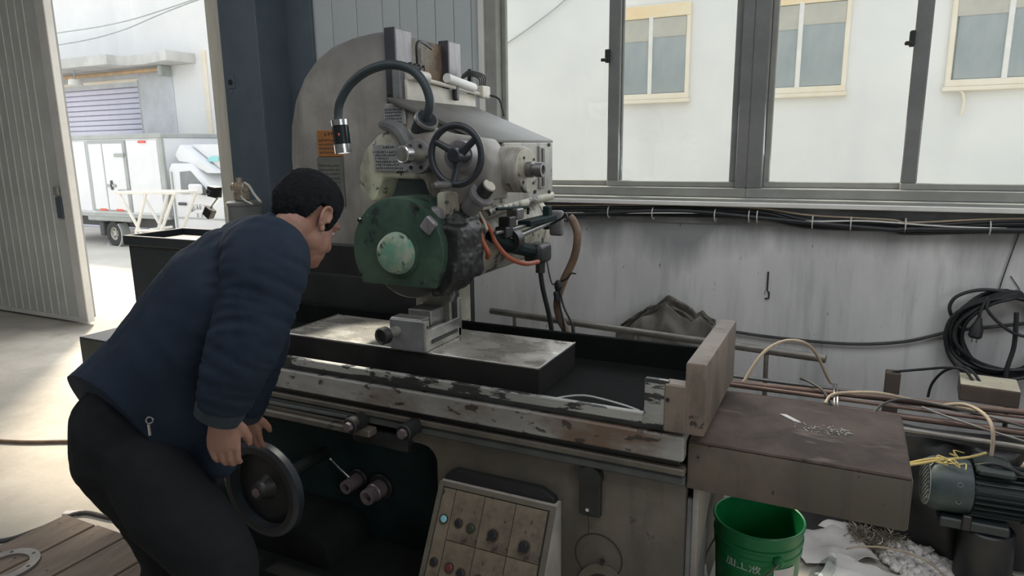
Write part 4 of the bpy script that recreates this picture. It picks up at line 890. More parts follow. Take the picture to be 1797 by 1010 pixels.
for k in range(9):
    a = Vector((.405+rnd.uniform(-.03, .05), 2.86+rnd.uniform(-.04, .05), .474+rnd.uniform(0, .012)))
    b = a+Vector((rnd.uniform(-.04, .05), rnd.uniform(-.03, .04), rnd.uniform(0, .02))); c = b+Vector((rnd.uniform(-.05, .05), rnd.uniform(-.03, .03), -.012))
    MB().tube([a, b, c], .0025, 5, smooth=3).obj('strand', 'yellow', tw)
MB().tube([(.26, 2.83, .435), (.32, 2.84, .455), (.40, 2.86, .478), (.48, 2.88, .495), (.535, 2.90, .515)], .005, 6, smooth=3).obj('strand', 'yellow', tw)
MB().tube([(.24, 2.84, .425), (.33, 2.86, .462), (.39, 2.87, .478)], .005, 6, smooth=3).obj('strand', 'yellow', tw)

# stack under a black sheet, pipes lying along it
def sheet(fn, nx, ny, name, m, thick=.006, **kw):
    bm_ = bmesh.new(); V = [[bm_.verts.new(fn(i/nx, j/ny)) for j in range(ny+1)] for i in range(nx+1)]
    for i in range(nx):
        for j in range(ny): bm_.faces.new((V[i][j], V[i+1][j], V[i+1][j+1], V[i][j+1]))
    me_ = bpy.data.meshes.new(name); bmesh.ops.recalc_face_normals(bm_, faces=bm_.faces); bm_.to_mesh(me_); bm_.free()
    me_ = realize(me_, [('SOLIDIFY', dict(thickness=thick, offset=0))], name)
    return link(me_, name, m, None, 60, **kw)
def tarp_fn(a, b):
    x = -.34+a*2.1
    if b < .6: t = b/.6; y = 3.0+.05*(1-t)*math.sin(x*9)+.02*math.sin(x*23+4*t); z = .02+t*.47
    else: t = (b-.6)/.4; y = 3.0+t*.30; z = .49-.01*math.sin(x*7+t*5)*t-.05*t
    n_ = mnoise.noise(Vector((x*4, b*5, 3)))
    return Vector((x, y+.03*n_*(1 if b < .6 else .2), z+.012*n_))
sheet(tarp_fn, 60, 40, 'plastic_sheet', 'tarp', label='black plastic sheet draped over the stack beneath the rusty pipes', cat='sheet')
pp = [('coppery pipe on top of the bundle, running under the cream block', 'copper', .013, (-.95, 3.12, .565), (1.6, 3.16, .632)),
      ('second coppery pipe, just below the topmost of the bundle', 'copper', .013, (-.95, 3.05, .548), (1.6, 3.07, .558)),
      ('dull pipe lying nearest the motor, lowest of the bundle', 'railpipe', .012, (-.95, 3.01, .533), (1.6, 3.015, .50)),
      ('thin dark steel rod lying between the two coppery pipes', 'greypipe', .010, (-.95, 3.09, .575), (1.6, 3.105, .592)),
      ('thin grey rod at the back of the bundle beside the wall', 'greypipe', .009, (-.95, 3.19, .592), (.22, 3.20, .585)),
      ('thin pinkish rod in the middle of the bundle', 'copper', .008, (-.95, 3.07, .592), (1.6, 3.085, .580)),
      ('short rusty rod lying at the rear right of the bundle', 'copper', .009, (.25, 3.13, .578), (1.6, 3.22, .578))]
for lab, m, r, a, b in pp:
    MB().ring(a, b, r, r*.72, 16).obj('metal_pipe', m, None, label=lab, cat='pipe', group='pipes and rods lying along the wall')
rl = thing('pipe_rail', (-.9, 3.4, 0), 'long dusty galvanised pipe rail on thin posts behind the table', 'rail')
ra, rb_ = Vector((-1.86, 3.50, .70)), Vector((-.035, 3.27, .70))
MB().ring(ra, rb_, .019, .015, 20).obj('top_pipe', 'railpipe', rl)
for t in (.09, .30, .50, .86):
    p = ra.lerp(rb_, t); MB().cyl((p.x, p.y, p.z-.015), (p.x+.012, p.y, 0), .011, seg=12).obj('post', 'railpipe', rl)
MB().tube([ra+Vector((0, 0, -.42)), rb_+Vector((-.1, 0, -.42))], .012, 12).obj('lower_pipe', 'railpipe', rl)
MB().tube([(-.33, 2.83, .69), (-.27, 2.9, .80), (-.20, 3.0, .835), (-.12, 3.1, .81), (-.07, 3.17, .74), (-.02, 3.24, .62), (0, 3.25, .595)], .0065, 8, smooth=6).obj('tan_cord', 'tan', None, label='tan cord looping up beside the tall end plate, over the pipe end', cat='cord')
MB().tube([(.565, 3.0, .03), (.56, 2.965, .35), (.562, 2.965, .55), (.545, 3.03, .61), (.48, 3.10, .625), (.40, 3.12, .60)], .007, 8, smooth=6).obj('tan_cord', 'tan', None, label='tan cord hanging down from the pipes in front of the black sheet', cat='cord')
MB().tube([(.62, 3.03, .32), (.66, 2.97, .44), (.70, 2.98, .53)], .008, 8, smooth=3).obj('tan_cord', 'tan', None, label='short slanting cord end behind the motor on the black sheet', cat='cord')
MB().tube([(-.02, 3.02, .58), (.0, 3.06, .605), (.06, 3.09, .615), (.18, 3.10, .628), (.34, 3.11, .61), (.52, 3.12, .60)], .006, 8, smooth=6).obj('tan_cord', 'tan', None, label='tan cord lying along the top of the pipe bundle', cat='cord')
MB().tube([(.155, 3.0, .56), (.19, 3.04, .60), (.26, 3.08, .62), (.36, 3.09, .615), (.50, 3.09, .60), (.72, 3.05, .575)], .005, 8, smooth=6).obj('grey_cord', 'greycable', None, label='grey cord crossing over the pipes in front of the cream block', cat='cord')
MB().tube([(.33, 3.06, .605), (.42, 3.04, .585), (.56, 3.0, .565), (.72, 2.96, .545)], .005, 8, smooth=5).obj('grey_cord', 'railpipe', None, label='pale grey thin rod slanting across the coppery pipes', cat='cord')
wt = thing('wire_tie', (.0, 3.1, .6), 'grey wire tie binding the pipe bundle at its middle', 'tie')
for dx in (0, .012): MB().tube([(.02+dx, 3.0, .545), (.015+dx, 3.02, .58), (.01+dx, 3.1, .61), (.005+dx, 3.2, .61)], .004, 6, smooth=3).obj('loop', 'greypipe', wt)
MB().tube([(-.13, 3.2, .615), (-.09, 3.14, .625), (-.03, 3.08, .61), (.0, 3.03, .57)], .006, 6, smooth=3).obj('loop', 'greycable', wt)
cbk = thing('cream_block', (.58, 3.3, .59), 'speckled cream block with dark front lying over the pipes by the wall', 'block')
q = MB().box((.485, .69), (3.235, 3.40), (.592, .662), .004, ('Z', R(-5))).obj('block_body', 'blockside', cbk)
MB().box((.486, .689), (3.236, 3.399), (.661, .667), .002, ('Z', R(-5))).obj('block_top', 'blockwood', cbk)
MB().box((.215, .275), (3.4, 3.46), (.0, .63), .004).obj('dark_post', 'blockside', None, label='short dark timber post standing behind the pipes against the wall', cat='post')
# wall cables
def cable(pts, r, m, lab, smooth=6, cat='cable', name='wall_cable', **kw): return MB().tube(pts, r, 8, smooth=smooth).obj(name, m, None, label=lab, cat=cat, **kw)
base = [(-1.75, 3.70, 1.283), (-1.44, 3.70, 1.289), (-.85, 3.70, 1.312), (-.41, 3.70, 1.305), (-.166, 3.70, 1.272), (.18, 3.70, 1.268), (.28, 3.70, 1.258), (.705, 3.70, 1.285), (1.3, 3.70, 1.29)]
cb_ = thing('cable_bundle', (-.2, 3.7, 1.26), 'bundle of thick black cables tied along the wall below the window ledge', 'cable bundle')
for k, (dy, dz, r) in enumerate(((0, 0, .014), (-.02, -.012, .012), (.012, -.024, .012), (-.01, .014, .008))):
    pts = [(x, y+dy, z+dz+.008*math.sin(3*i+k*2)) for i, (x, y, z) in enumerate(base)]
    MB().tube(pts, r, 8, smooth=6).obj('cable', 'cable', cb_)
for xx in (-1.2, -.95, -.62, -.45, -.41, -.15, .02, .25, .58):
    z = 1.29-.02*(xx > -.3); MB().torus((xx, 3.695, z), (1, 0, 0), .032, .003, 16, 5).obj('zip_tie', 'white', cb_)
cable([(x, 3.685, z+.028+.004*math.sin(2*i)) for i, (x, y, z) in enumerate(base)], .0045, 'tan', 'thin tan wire running along the top of the black cable bundle')
cable([(-1.75, 3.68, 1.27), (-1.2, 3.675, 1.285), (-.6, 3.675, 1.30), (-.2, 3.675, 1.275), (.1, 3.675, 1.285), (.5, 3.675, 1.27), (1.3, 3.68, 1.28)], .004, 'white', 'thin white wire woven along the front of the black cable bundle')
cable([(-.6, 3.72, .67), (-.3, 3.72, .655), (.05, 3.72, .66), (.30, 3.72, .70), (.48, 3.72, .77), (.60, 3.72, .80), (.9, 3.72, .87)], .008, 'greycable', 'dusty grey cable slung along the lower wall toward the coil')
cable([(.70, 3.73, 1.25), (.675, 3.73, 1.12), (.655, 3.73, 1.0), (.655, 3.72, .96)], .003, 'greycable', 'thin wire hanging from the cable bundle to the coil')
cable([(.69, 3.735, 1.05), (.73, 3.735, .99), (.735, 3.735, .96)], .002, 'greycable', 'short bent wire on the wall at the right edge')
MB().tube([(-.345, 3.735, 1.0), (-.345, 3.735, .90), (-.335, 3.735, .89), (-.335, 3.735, .86), (-.355, 3.735, .855)], .004, 6).obj('wall_hook', 'dark', None, label='small bent iron hook on the grey wall above the end plate', cat='hook')
# coil of cable on the wall
rnd = random.Random(3); pts = []
for k in range(13):
    rx, rz = rnd.uniform(.165, .215), rnd.uniform(.15, .20); cx_, cz_ = .68+rnd.uniform(-.015, .015), .785+rnd.uniform(-.02, .012); yy = 3.66+rnd.uniform(-.03, .045)
    for a in range(0, 360, 24):
        t = R(90+a); pts.append((cx_+rx*math.cos(t), yy+.012*math.sin(2*t+k), cz_+rz*math.sin(t)-.012*math.cos(3*t+k)+(.975-(cz_+rz))*max(0, math.sin(t))**4))
co = thing('cable_coil', (.68, 3.7, .55), 'large coil of black cable hanging on the wall above the cream block', 'cable coil')
MB().tube(pts, .0085, 7, smooth=3).obj('coiled_cable', 'cable', co)
MB().tube([(.71, 3.67, .985), (.58, 3.67, .99), (.49, 3.67, .955), (.462, 3.67, .90), (.485, 3.67, .84), (.53, 3.66, .79)], .008, 8, smooth=6).obj('loose_loop', 'cable', co)
MB().tube([(.60, 3.64, .965), (.575, 3.62, .90), (.575, 3.62, .85)], .007, 8, smooth=3).obj('plug_lead', 'cable', co)
MB().cyl((.72, 3.75, .975), (.72, 3.66, .985), .012, seg=10).obj('wall_peg', 'dark', co)
pg = MB().lathe([(0, 0), (.010, 0), (.014, .02), (.026, .045), (.028, .085), (.02, .095), (0, .095)], (.575, 3.62, .87), (-.12, -.1, -1), 16).obj('plug', 'black', co)
for d in (-.009, .009): MB().cyl((.565+d, 3.612, .78), (.564+d, 3.611, .755), .003, seg=6).obj('plug_pin', 'steel', pg)
MB().tube([(.605, 3.63, .955), (.60, 3.62, .91), (.66, 3.61, .845), (.72, 3.61, .81), (.80, 3.61, .80)], .007, 8, smooth=5).obj('loose_loop', 'cable', co)
MB().tube([(.715, 3.655, .90), (.72, 3.64, .75), (.70, 3.62, .62), (.715, 3.6, .48), (.72, 3.6, .35)], .010, 8, smooth=5).obj('tail', 'cable', co)
cable([(.535, 3.30, .655), (.50, 3.33, .70), (.44, 3.36, .695), (.36, 3.4, .665), (.24, 3.42, .63)], .006, 'cable', 'black cable arching from the cream block toward the dark post')
cable([(.56, 3.30, .655), (.535, 3.33, .69), (.50, 3.36, .705), (.44, 3.4, .67), (.40, 3.42, .60), (.39, 3.43, .53)], .006, 'cable', 'black cable arching from the cream block down behind the pipes')
# sacking heap against the wall
def sack_fn(a, b):
    x = -1.13+a*.56
    pk = max(.60+.20*(1-abs(a-.52)/.50), .64+.10*(1-abs(a-.86)/.20), .60) if .02 < a < .98 else .56
    n_ = mnoise.noise(Vector((a*5, b*5, 7))); r_ = 1-2*abs(mnoise.noise(Vector((a*4+b*3, b*6-a*2, 2))))
    if b < .62: t = b/.62; z = pk*t; y = 3.50+.10*t*t
    else: t = (b-.62)/.38; z = pk+.02*t; y = 3.60+.12*t
    k = min(1, max(0, (z-.45)/.2))
    return Vector((x+.02*n_, min(3.73, y-.05*r_*k-.02*n_), max(.004, z+.035*r_*k+.03*n_*k)))
sheet(sack_fn, 56, 44, 'sack_heap', 'sack', .008, label='crumpled dusty brown sacking heaped against the wall behind the pipe rail', cat='sack')

# papers, wrap and swarf on the floor
def paper(x0, y0, w, d, ang, lab, seed):
    def fn(a, b):
        x, y = (a-.5)*w, (b-.5)*d; c, s = math.cos(ang), math.sin(ang)
        return Vector((x0+x*c-y*s, y0+x*s+y*c, .012+.05*max(0, mnoise.noise(Vector((a*3+seed, b*3, 0))))+.02*abs(a-.5)))
    sheet(fn, 14, 14, 'paper_sheet', 'paper', .002, label=lab, cat='paper', group='sheets of white paper on the floor')
paper(.03, 2.88, .30, .26, .5, 'white paper sheet on the floor right beside the green bucket', 1)
paper(.10, 3.12, .34, .22, .15, 'pinkish white paper sheet lying furthest under the end cover', 5)
paper(.16, 2.68, .26, .22, -.3, 'white paper sheet lying nearest the bottom edge by the bucket', 8)
paper(.32, 3.30, .14, .10, .6, 'small white paper scrap just left of the motor', 12)
paper(.83, 3.0, .10, .08, .3, 'small white paper scrap right of the black drum', 15)
def scatter(name, m, cx_, cy_, rx, ry, n, seed, lab, cat, f):
    r_ = random.Random(seed); mb_ = MB()
    for k in range(n):
        a, q = r_.uniform(0, 2*math.pi), math.sqrt(r_.random()); f(mb_, r_, Vector((cx_+rx*q*math.cos(a), cy_+ry*q*math.sin(a), 0)), q)
    return mb_.obj(name, m, None, 60, label=lab, cat=cat, kind='stuff')
def wrapbit(mb_, r_, p, q):
    b_ = bmesh.new(); bmesh.ops.create_icosphere(b_, subdivisions=2, radius=r_.uniform(.008, .02))
    for v in b_.verts: v.co *= 1+.55*mnoise.noise((v.co*130)+p*50)
    for v in b_.verts: v.co.z *= .8
    bmesh.ops.translate(b_, vec=p+Vector((0, 0, .012+.05*(1-q)*r_.random())), verts=b_.verts); mb_._merge(b_)
scatter('plastic_wrap', 'plasticwrap', .36, 2.93,   .14, .15, 420, 2, 'heap of crumpled white plastic wrap left of the black drum', 'plastic wrap', wrapbit)
def curl(mb_, r_, p, q):
    a = r_.uniform(0, 6.28); rr = r_.uniform(.006, .014); h = .015+.05*(1-q)*r_.random(); tilt = r_.uniform(-.02, .02)
    mb_.tube([p+Vector((rr*math.cos(a+t*1.3)+t*.006*math.cos(a), rr*math.sin(a+t*1.3)+t*.006*math.sin(a), h+tilt*t*.5)) for t in range(6)], .0016, 3, caps=False)
scatter('metal_swarf', 'swarf', .225, 3.02, .12, .13, 800, 5, 'patch of grey brown curly metal swarf between papers and plastic wrap', 'swarf', curl)
cable([(.10, 2.80, .06), (.16, 2.82, .075), (.26, 2.84, .08), (.38, 2.82, .07), (.48, 2.74, .03)], .004, 'tan', 'thin tan wire arching over the swarf and plastic wrap', cat='wire', name='floor_wire')
cable([(.20, 3.3, .01), (.34, 3.14, .03), (.46, 3.05, .03), (.60, 3.0, .02), (.75, 3.02, .012), (.90, 3.15, .01)], .006, 'cable', 'black cable on the floor behind the black drum', cat='cable', name='floor_cable')
cable([(.30, 3.05, .02), (.42, 3.10, .02), (.60, 3.12, .012), (.85, 3.05, .01)], .005, 'greycable', 'grey cable on the floor beneath the teal motor', cat='cable', name='floor_cable')
MB().lathe([(0, 0), (.17, 0), (.17, .02), (.16, .026), (0, .026)], (.42, 3.16, 0), (0, 0, 1), 36).obj('round_cover', 'blockside', None, label='flat brown round cover lying on the floor under the motor', cat='cover')
bt = thing('plastic_bottle', (.0, 2.60, 0), 'crushed clear plastic bottle lying beside the green bucket', 'bottle')
me = realize(MB().lathe([(0, 0), (.03, 0), (.034, .01), (.034, .14), (.014, .18), (.013, .20), (0, .20)], (.0, 2.56, .04), (.25, .8, .02), 20).mesh('bottle_body'), [('SUBSURF', dict(levels=1))], 'bottle_body')
for v in me.vertices: v.co.z = .036+(v.co.z-.04)*.8+.004*mnoise.noise(v.co*60)
link(me, 'bottle_body', glass_mat('clear_bottle', (.86, .9, .9), .15), bt)
MB().cyl((.05, 2.735, .043), (.054, 2.755, .0435), .014, seg=14).obj('bottle_cap', 'white', bt)
# litter on the end cover
MB().prism([(-.145, 2.232), (-.125, 2.235), (-.085, 2.195), (-.078, 2.183), (-.10, 2.188)], 'z', .8002, .803, 0).obj('paper_sliver', 'paper', None, 0, label='white paper sliver lying on the brown end cover', cat='paper')
def chipbit(mb_, r_, p, q):
    s_ = r_.uniform(.002, .005); mb_.box((p.x, p.x+s_), (p.y, p.y+s_*r_.uniform(.5, 1.6)), (.8, .8+s_*.6))
scatter('metal_chips', 'steel_worn', -.02, 2.155, .085, .04, 110, 6, 'scatter of bright metal chips on the brown end cover', 'metal chips', chipbit)

# ------------------------------------------------------------------ left side: boards, ring, cabinet, pump
wp = thing('wooden_pallet', (-2.75, 1.2, 0), 'worn wooden duckboard of broad brown planks on the floor', 'pallet')
for x0, x1, y1 in ((-3.06, -2.853, 1.64), (-2.843, -2.648, 1.645), (-2.638, -2.43, 1.62), (-2.42, -2.2, 1.6)):
    pk = MB().box((x0, x1), (.45, y1), (.035, .058), .004).obj('plank', 'wood', wp)
    for yy in (y1-.06, y1-.30):
        for xx in (x0+.05, x1-.05): MB().cyl((xx, yy, .0575), (xx, yy, .0592), .006, seg=8).obj('nail', 'dark', pk)
for yy in (.6, 1.1, 1.52): MB().box((-3.05, -2.21), (yy, yy+.08), (0, .035), .003).obj('batten', 'wood', wp)
rg_ = thing('steel_ring', (-2.86, 1.28, .06), 'flat dull grey steel ring plate lying on the planks', 'ring')
MB().ring((-2.87, 1.29, .059), (-2.87, 1.29, .068), .115, .078, 56).obj('ring_plate', 'ring', rg_)
for a in range(20, 380, 60): MB().cyl((-2.87+.097*math.cos(R(a)), 1.29+.097*math.sin(R(a)), .0675), (-2.87+.097*math.cos(R(a)), 1.29+.097*math.sin(R(a)), .0688), .007, seg=10).obj('bolt_hole', 'dark', rg_)
cable([(-5.2, 1.75, .012), (-4.6, 1.95, .012), (-4.2, 2.08, .012), (-3.9, 2.22, .012), (-3.5, 2.32, .012), (-3.1, 2.3, .012), (-2.6, 2.25, .012)], .011, 'brownhose', 'brown cable lying across the lit concrete floor toward the machine', cat='cable', name='floor_cable')
cable([(-4.2, 1.05, .01), (-3.5, 1.30, .01), (-3.2, 1.42, .01), (-3.13, 1.55, .012), (-3.10, 1.72, .012), (-2.9, 1.76, .012), (-2.6, 1.85, .012)], .010, 'greycable', 'dark cable on the floor along the edge of the planks', cat='cable', name='floor_cable')
MB().box((-3.19, -3.10), (1.70, 1.735), (.0, .008), .003, ('Z', .5)).obj('tile_chip', 'paper', None, label='small pale scrap on the floor at the corner of the planks', cat='scrap')
paper(-2.45, 1.72, .18, .12, .2, 'white paper scrap on the floor by the trouser leg', 22)
cbn = thing('coolant_cabinet', (-3.9, 3.2, 0), 'dark slate steel cabinet tank standing behind the bending man', 'cabinet')
MB().box((-4.35, -3.30), (2.98, 3.42), (.04, 1.06), .008).obj('cabinet_body', 'cabinet', cbn)
for x, y in (((-4.37, -3.28), (2.96, 2.985)), ((-4.37, -3.28), (3.415, 3.44)), ((-4.37, -4.345), (2.985, 3.415)), ((-3.305, -3.28), (2.985, 3.415))):
    MB().box(x, y, (1.04, 1.105), .004).obj('top_rim', 'cabinet', cbn)
MB().box((-4.0, -3.7), (2.965, 2.98), (.3, .34), .004).obj('pull', 'black', cbn)
for x in (-4.3, -3.35):
    for y in (3.03, 3.37): MB().cyl((x, y, 0), (x, y, .05), .025, seg=12).obj('foot', 'black', cbn)
ol = thing('oil_pump_can', (-3.5, 3.25, 1.06), 'grey round oil pump can with a dirty brass fitting on top', 'pump')
MB().lathe([(0, 0), (.105, 0), (.107, .01), (.107, .24), (.112, .245), (.112, .262), (.10, .27), (0, .272)], (-3.53, 3.25, 1.062), (0, 0, 1), 36).obj('can_body', 'can', ol)
pb = MB().box((-3.58, -3.50), (3.21, 3.28), (1.334, 1.40), .008).obj('pump_block', 'brass', ol)
MB().cyl((-3.60, 3.24, 1.42), (-3.49, 3.24, 1.42), .03, seg=18, bev=.003).obj('pump_body', 'brass', pb)
MB().cyl((-3.545, 3.24, 1.44), (-3.545, 3.24, 1.48), .02, seg=6).obj('pump_cap', 'brass', pb)
for k in range(3): MB().torus((-3.575+.025*k, 3.24, 1.42), (1, 0, 0), .032, .004, 18, 6).obj('coil_ring', 'brass', pb)
MB().tube([(-3.50, 3.24, 1.45), (-3.45, 3.23, 1.43), (-3.38, 3.2, 1.38), (-3.28, 3.15, 1.34)], .008, 8, smooth=4).obj('oil_line', 'cream', ol)
MB().tube([(-3.52, 3.22, 1.37), (-3.45, 3.18, 1.345), (-3.30, 3.1, 1.33)], .006, 8, smooth=4).obj('oil_line', 'cream', ol)

# ------------------------------------------------------------------ the man bending over the table
P = thing('person', (-1.68, 1.2, 0), 'man in navy jacket and black trousers bending toward the wheel, hands down', 'person')
V3 = Vector
def onb(heading, pitch):
    a, p = R(heading), R(pitch)
    f = V3((math.cos(a)*math.cos(p), math.sin(a)*math.cos(p), math.sin(p)))
    u = V3((-math.cos(a)*math.sin(p), -math.sin(a)*math.sin(p), math.cos(p)))
    return f, u, f.cross(u)
LAT = V3((math.cos(R(150)), math.sin(R(150)), 0))         # toward his left
def rings(rows, n=36, extra=0.0, power=2.4):
    out = []; cs = [V3(r[0]) for r in rows]
    for i, r in enumerate(rows):
        d = (cs[min(i+1, len(cs)-1)]-cs[max(i-1, 0)]).normalized()
        lat = (LAT-d*LAT.dot(d)).normalized(); dep = d.cross(lat)      # dep points to the back
        if dep.z < 0: dep = -dep
        rr = []
        for k in range(n):
            a = 2*math.pi*k/n; c, s = math.cos(a), math.sin(a)
            c = math.copysign(abs(c)**(2/power), c); s = math.copysign(abs(s)**(2/power), s)
            dr = r[2] if s > 0 else r[3]
            rr.append(cs[i]+lat*(r[1]+extra)*c+dep*(dr+extra)*s)
        out.append(rr)
    return out
# joints
hipR, hipL = V3((-1.705, 1.135, .84)), V3((-1.90, 1.24, .86))
kneeR, kneeL = V3((-1.440, 1.13, .565)), V3((-1.755, 1.235, .46))
ankR, ankL = V3((-1.56, 1.07, .09)), V3((-1.82, 1.27, .09))
shR, elR, wrR = V3((-1.335, 1.285, 1.365)), V3((-1.335, 1.190, 1.165)), V3((-1.390, 1.145, 1.012))
shL, elL, wrL = V3((-1.665, 1.535, 1.335)), V3((-1.675, 1.560, 1.055)), V3((-1.785, 1.570, .795))
torso = [((-1.90, 1.11, .77), .21, .205, .22), ((-1.845, 1.155, .85), .21, .20, .215), ((-1.785, 1.20, .93), .205, .195, .21), ((-1.70, 1.25, 1.02), .205, .185, .205), ((-1.625, 1.295, 1.144), .21, .175, .20), ((-1.56, 1.35, 1.250), .215, .170, .18), ((-1.515, 1.405, 1.325), .20, .14, .14), ((-1.475, 1.445, 1.375), .155, .085, .09), ((-1.445, 1.475, 1.408), .088, .062, .065)]
def limb(mb, pts, rs, seg=20):
    return mb.tube(pts, rs, seg, smooth=7)
def cloth(me, amp, fr, stretch=V3((1, 1, 1)), seed=0.0):
    nm = [v.normal.copy() for v in me.vertices]
    for v, nv in zip(me.vertices, nm):
        q = V3((v.co.x*stretch.x, v.co.y*stretch.y, v.co.z*stretch.z))*fr+V3((seed, 0, 0))
        v.co += nv*amp*(mnoise.noise(q)+.5*(1-2*abs(mnoise.noise(q*1.9))))
    return me
# jacket: one surface, trunk and both sleeves
J = MB(); J.loft(rings(torso))
limb(J, [shR+V3((-.10, .07, .0)), shR, shR.lerp(elR, .5)+V3((.01, -.01, 0)), elR, elR.lerp(wrR, .5), wrR], [.115, .108, .092, .085, .075, .060])
limb(J, [shL+V3((.10, -.07, .0)), shL, shL.lerp(elL, .5), elL, elL.lerp(wrL, .5), wrL], [.115, .105, .09, .085, .075, .060])
# front panels hanging down as he bends, back hem standing off
f60 = V3((math.cos(R(60)), math.sin(R(60)), 0))
J.loft([[V3((-1.70, 1.22, 0))+LAT*(.185*math.cos(a))+f60*(o+d*math.sin(a))+V3((0, 0, z)) for a in [2*math.pi*k/24 for k in range(24)]] for z, o, d in ((.765, .10, .07), (.88, .10, .10), (1.02, .12, .10), (1.15, .14, .08))])
me = realize(J.mesh('jacket'), [('REMESH', dict(mode='VOXEL', voxel_size=.010)), ('SMOOTH', dict(factor=.6, iterations=7))], 'jacket')
nm = [v.normal.copy() for v in me.vertices]
for A_, B_, ph in ((shR, elR, 0), (elR, wrR, 2), (shL, elL, 4), (elL, wrL, 6)):      # soft folds across the sleeves
    ab = B_-A_; L_ = ab.length; ab.normalize()
    for v, nv in zip(me.vertices, nm):
        t = (v.co-A_).dot(ab)/L_
        if -.25 < t < 1.1:
            dd = (v.co-A_-ab*t*L_).length
            if dd < .17:
                w_ = min(1, (t+.25)/.3)*min(1, (1.1-t)/.2)*max(0, 1-(dd/.17)**4)
                q = V3((v.co.x*5+t*3.2, v.co.y*5-t*4.5, v.co.z*3+ph)); r_ = 1-2.4*abs(mnoise.noise(q*1.6))
                v.co += nv*.0048*w_*r_
cloth(me, .006, 6, V3((1.5, 1.5, .7)), 3.0); cloth(me, .0016, 16, V3((1.3, 1.3, .8)), 9.0)
HB, HN, HF = V3((-1.966, 1.141, 0.965)), V3((-1.636, 1.081, 0.938)), V3((-1.435, 1.088, 0.837))
pn = (HN-HB).cross(HF-HB).normalized()
if pn.z > 0: pn = -pn
bmj = bmesh.new(); bmj.from_mesh(me)
g_ = bmesh.ops.bisect_plane(bmj, geom=bmj.verts[:]+bmj.edges[:]+bmj.faces[:], plane_co=HB, plane_no=pn, clear_outer=True)
bmesh.ops.holes_fill(bmj, edges=[e for e in g_['geom_cut'] if isinstance(e, bmesh.types.BMEdge)])
bmj.to_mesh(me); bmj.free()
jk = link(me, 'jacket', 'jacket', P, 60)
for w, e in ((wrR, elR), (wrL, elL)):
    d = (w-e).normalized(); MB().lathe([(.046, .035), (.056, .03), (.062, .005), (.062, -.03), (.05, -.035), (.044, .03)], w, d, 28).obj('cuff', 'cuff', jk)
cr = MB(); d = V3((.42, .42, .62)).normalized()
cr.lathe([(.070, .0), (.086, -.01), (.090, .015), (.082, .040), (.074, .045), (.068, .02)], (-1.452, 1.468, 1.395), d, 36, close=True); cr.obj('collar', 'jacket', jk)
zp = MB().tube([(-1.52, 1.085, .985), (-1.515, 1.08, .955), (-1.512, 1.078, .925)], .004, 6); 
zp = MB().torus((-1.548, 1.058, .985), V3((.6, -.7, .2)), .008, .002, 16, 6).box((-1.551, -1.546), (1.052, 1.058), (.945, .975), .001).obj('zip_pull', 'chrome', jk)
# trousers: pelvis and both legs as one surface
T = MB()
T.loft(rings([((-1.785, 1.175, .70), .17, .13, .13), ((-1.80, 1.178, .78), .19, .165, .16), ((-1.795, 1.188, .87), .19, .17, .17), ((-1.745, 1.218, .96), .175, .15, .16)]))
for h, k, a in ((hipR, kneeR, ankR), (hipL, kneeL, ankL)):
    limb(T, [h, h.lerp(k, .5)+V3((-.01, -.01, 0)), k, k.lerp(a, .35)+V3((-.02, -.01, 0)), a+V3((0, 0, .02))], [.122, .118, .10, .09, .085])
hm, km = hipR.lerp(hipL, .5), kneeR.lerp(kneeL, .5)
limb(T, [hm+V3((-.01, -.02, -.02)), hm.lerp(km, .5), hm.lerp(km, .85)], [.16, .145, .09])
me = realize(T.mesh('trousers'), [('REMESH', dict(mode='VOXEL', voxel_size=.011)), ('SMOOTH', dict(factor=.6, iterations=6))], 'trousers')
cloth(me, .006, 9, V3((1.2, 1.2, .8)), 1.0)
link(me, 'trousers', 'trousers', P, 180)
for a in (ankR, ankL):
    s = MB(); c = a+f60*.06
    s.ellipsoid((c.x, c.y, .045), (.145, .05, .045), Matrix.Rotation(R(60), 3, 'Z'), 24, 14)
    me = s.mesh('shoe')
    for v in me.vertices: v.co.z = max(v.co.z, .012)
    sh_ = link(me, 'shoe', 'shoe', P, 60)
    s = MB().ellipsoid((c.x, c.y, .012), (.15, .054, .012), Matrix.Rotation(R(60), 3, 'Z'), 24, 8); s.obj('sole', 'black', sh_)
# body: head, neck, trunk, arms, hands and legs in one continuous mesh
hc_ = V3((-1.412, 1.525, 1.452))
f, u, rt = onb(84, -40)
roll = Matrix.Rotation(R(-8), 3, f); u = roll @ u; rt = roll @ rt
HM = Matrix((rt, f, u)).transposed()
def hp_(x, y, z): return hc_+HM @ V3((x, y, z))
B = MB()
def hell(c, rad, u_=28, v_=18, rot=None): B.ellipsoid(hp_(*c), rad, HM if rot is None else HM @ rot, u_, v_)
hell((0, -.012, .035), (.077, .098, .092)); hell((0, .022, -.035), (.066, .076, .085)); hell((0, .045, -.075), (.047, .052, .045)); hell((0, .072, -.098), (.026, .024, .020))
hell((.030, .040, -.048), (.034, .042, .048)); hell((-.030, .040, -.048), (.034, .042, .048)); hell((.040, .008, -.062), (.026, .042, .036)); hell((-.040, .008, -.062), (.026, .042, .036)); hell((0, .074, .022), (.058, .020, .018))
B.capsule([hp_(0, .092, .008), hp_(0, .108, -.018), hp_(0, .110, -.030)], [.009, .012, .013], 12)
hell((.012, .100, -.036), (.009, .010, .008), 12, 10); hell((-.012, .100, -.036), (.009, .010, .008), 12, 10)
hell((0, .092, -.062), (.024, .010, .006), 16, 10); hell((0, .090, -.072), (.020, .011, .007), 16, 10)
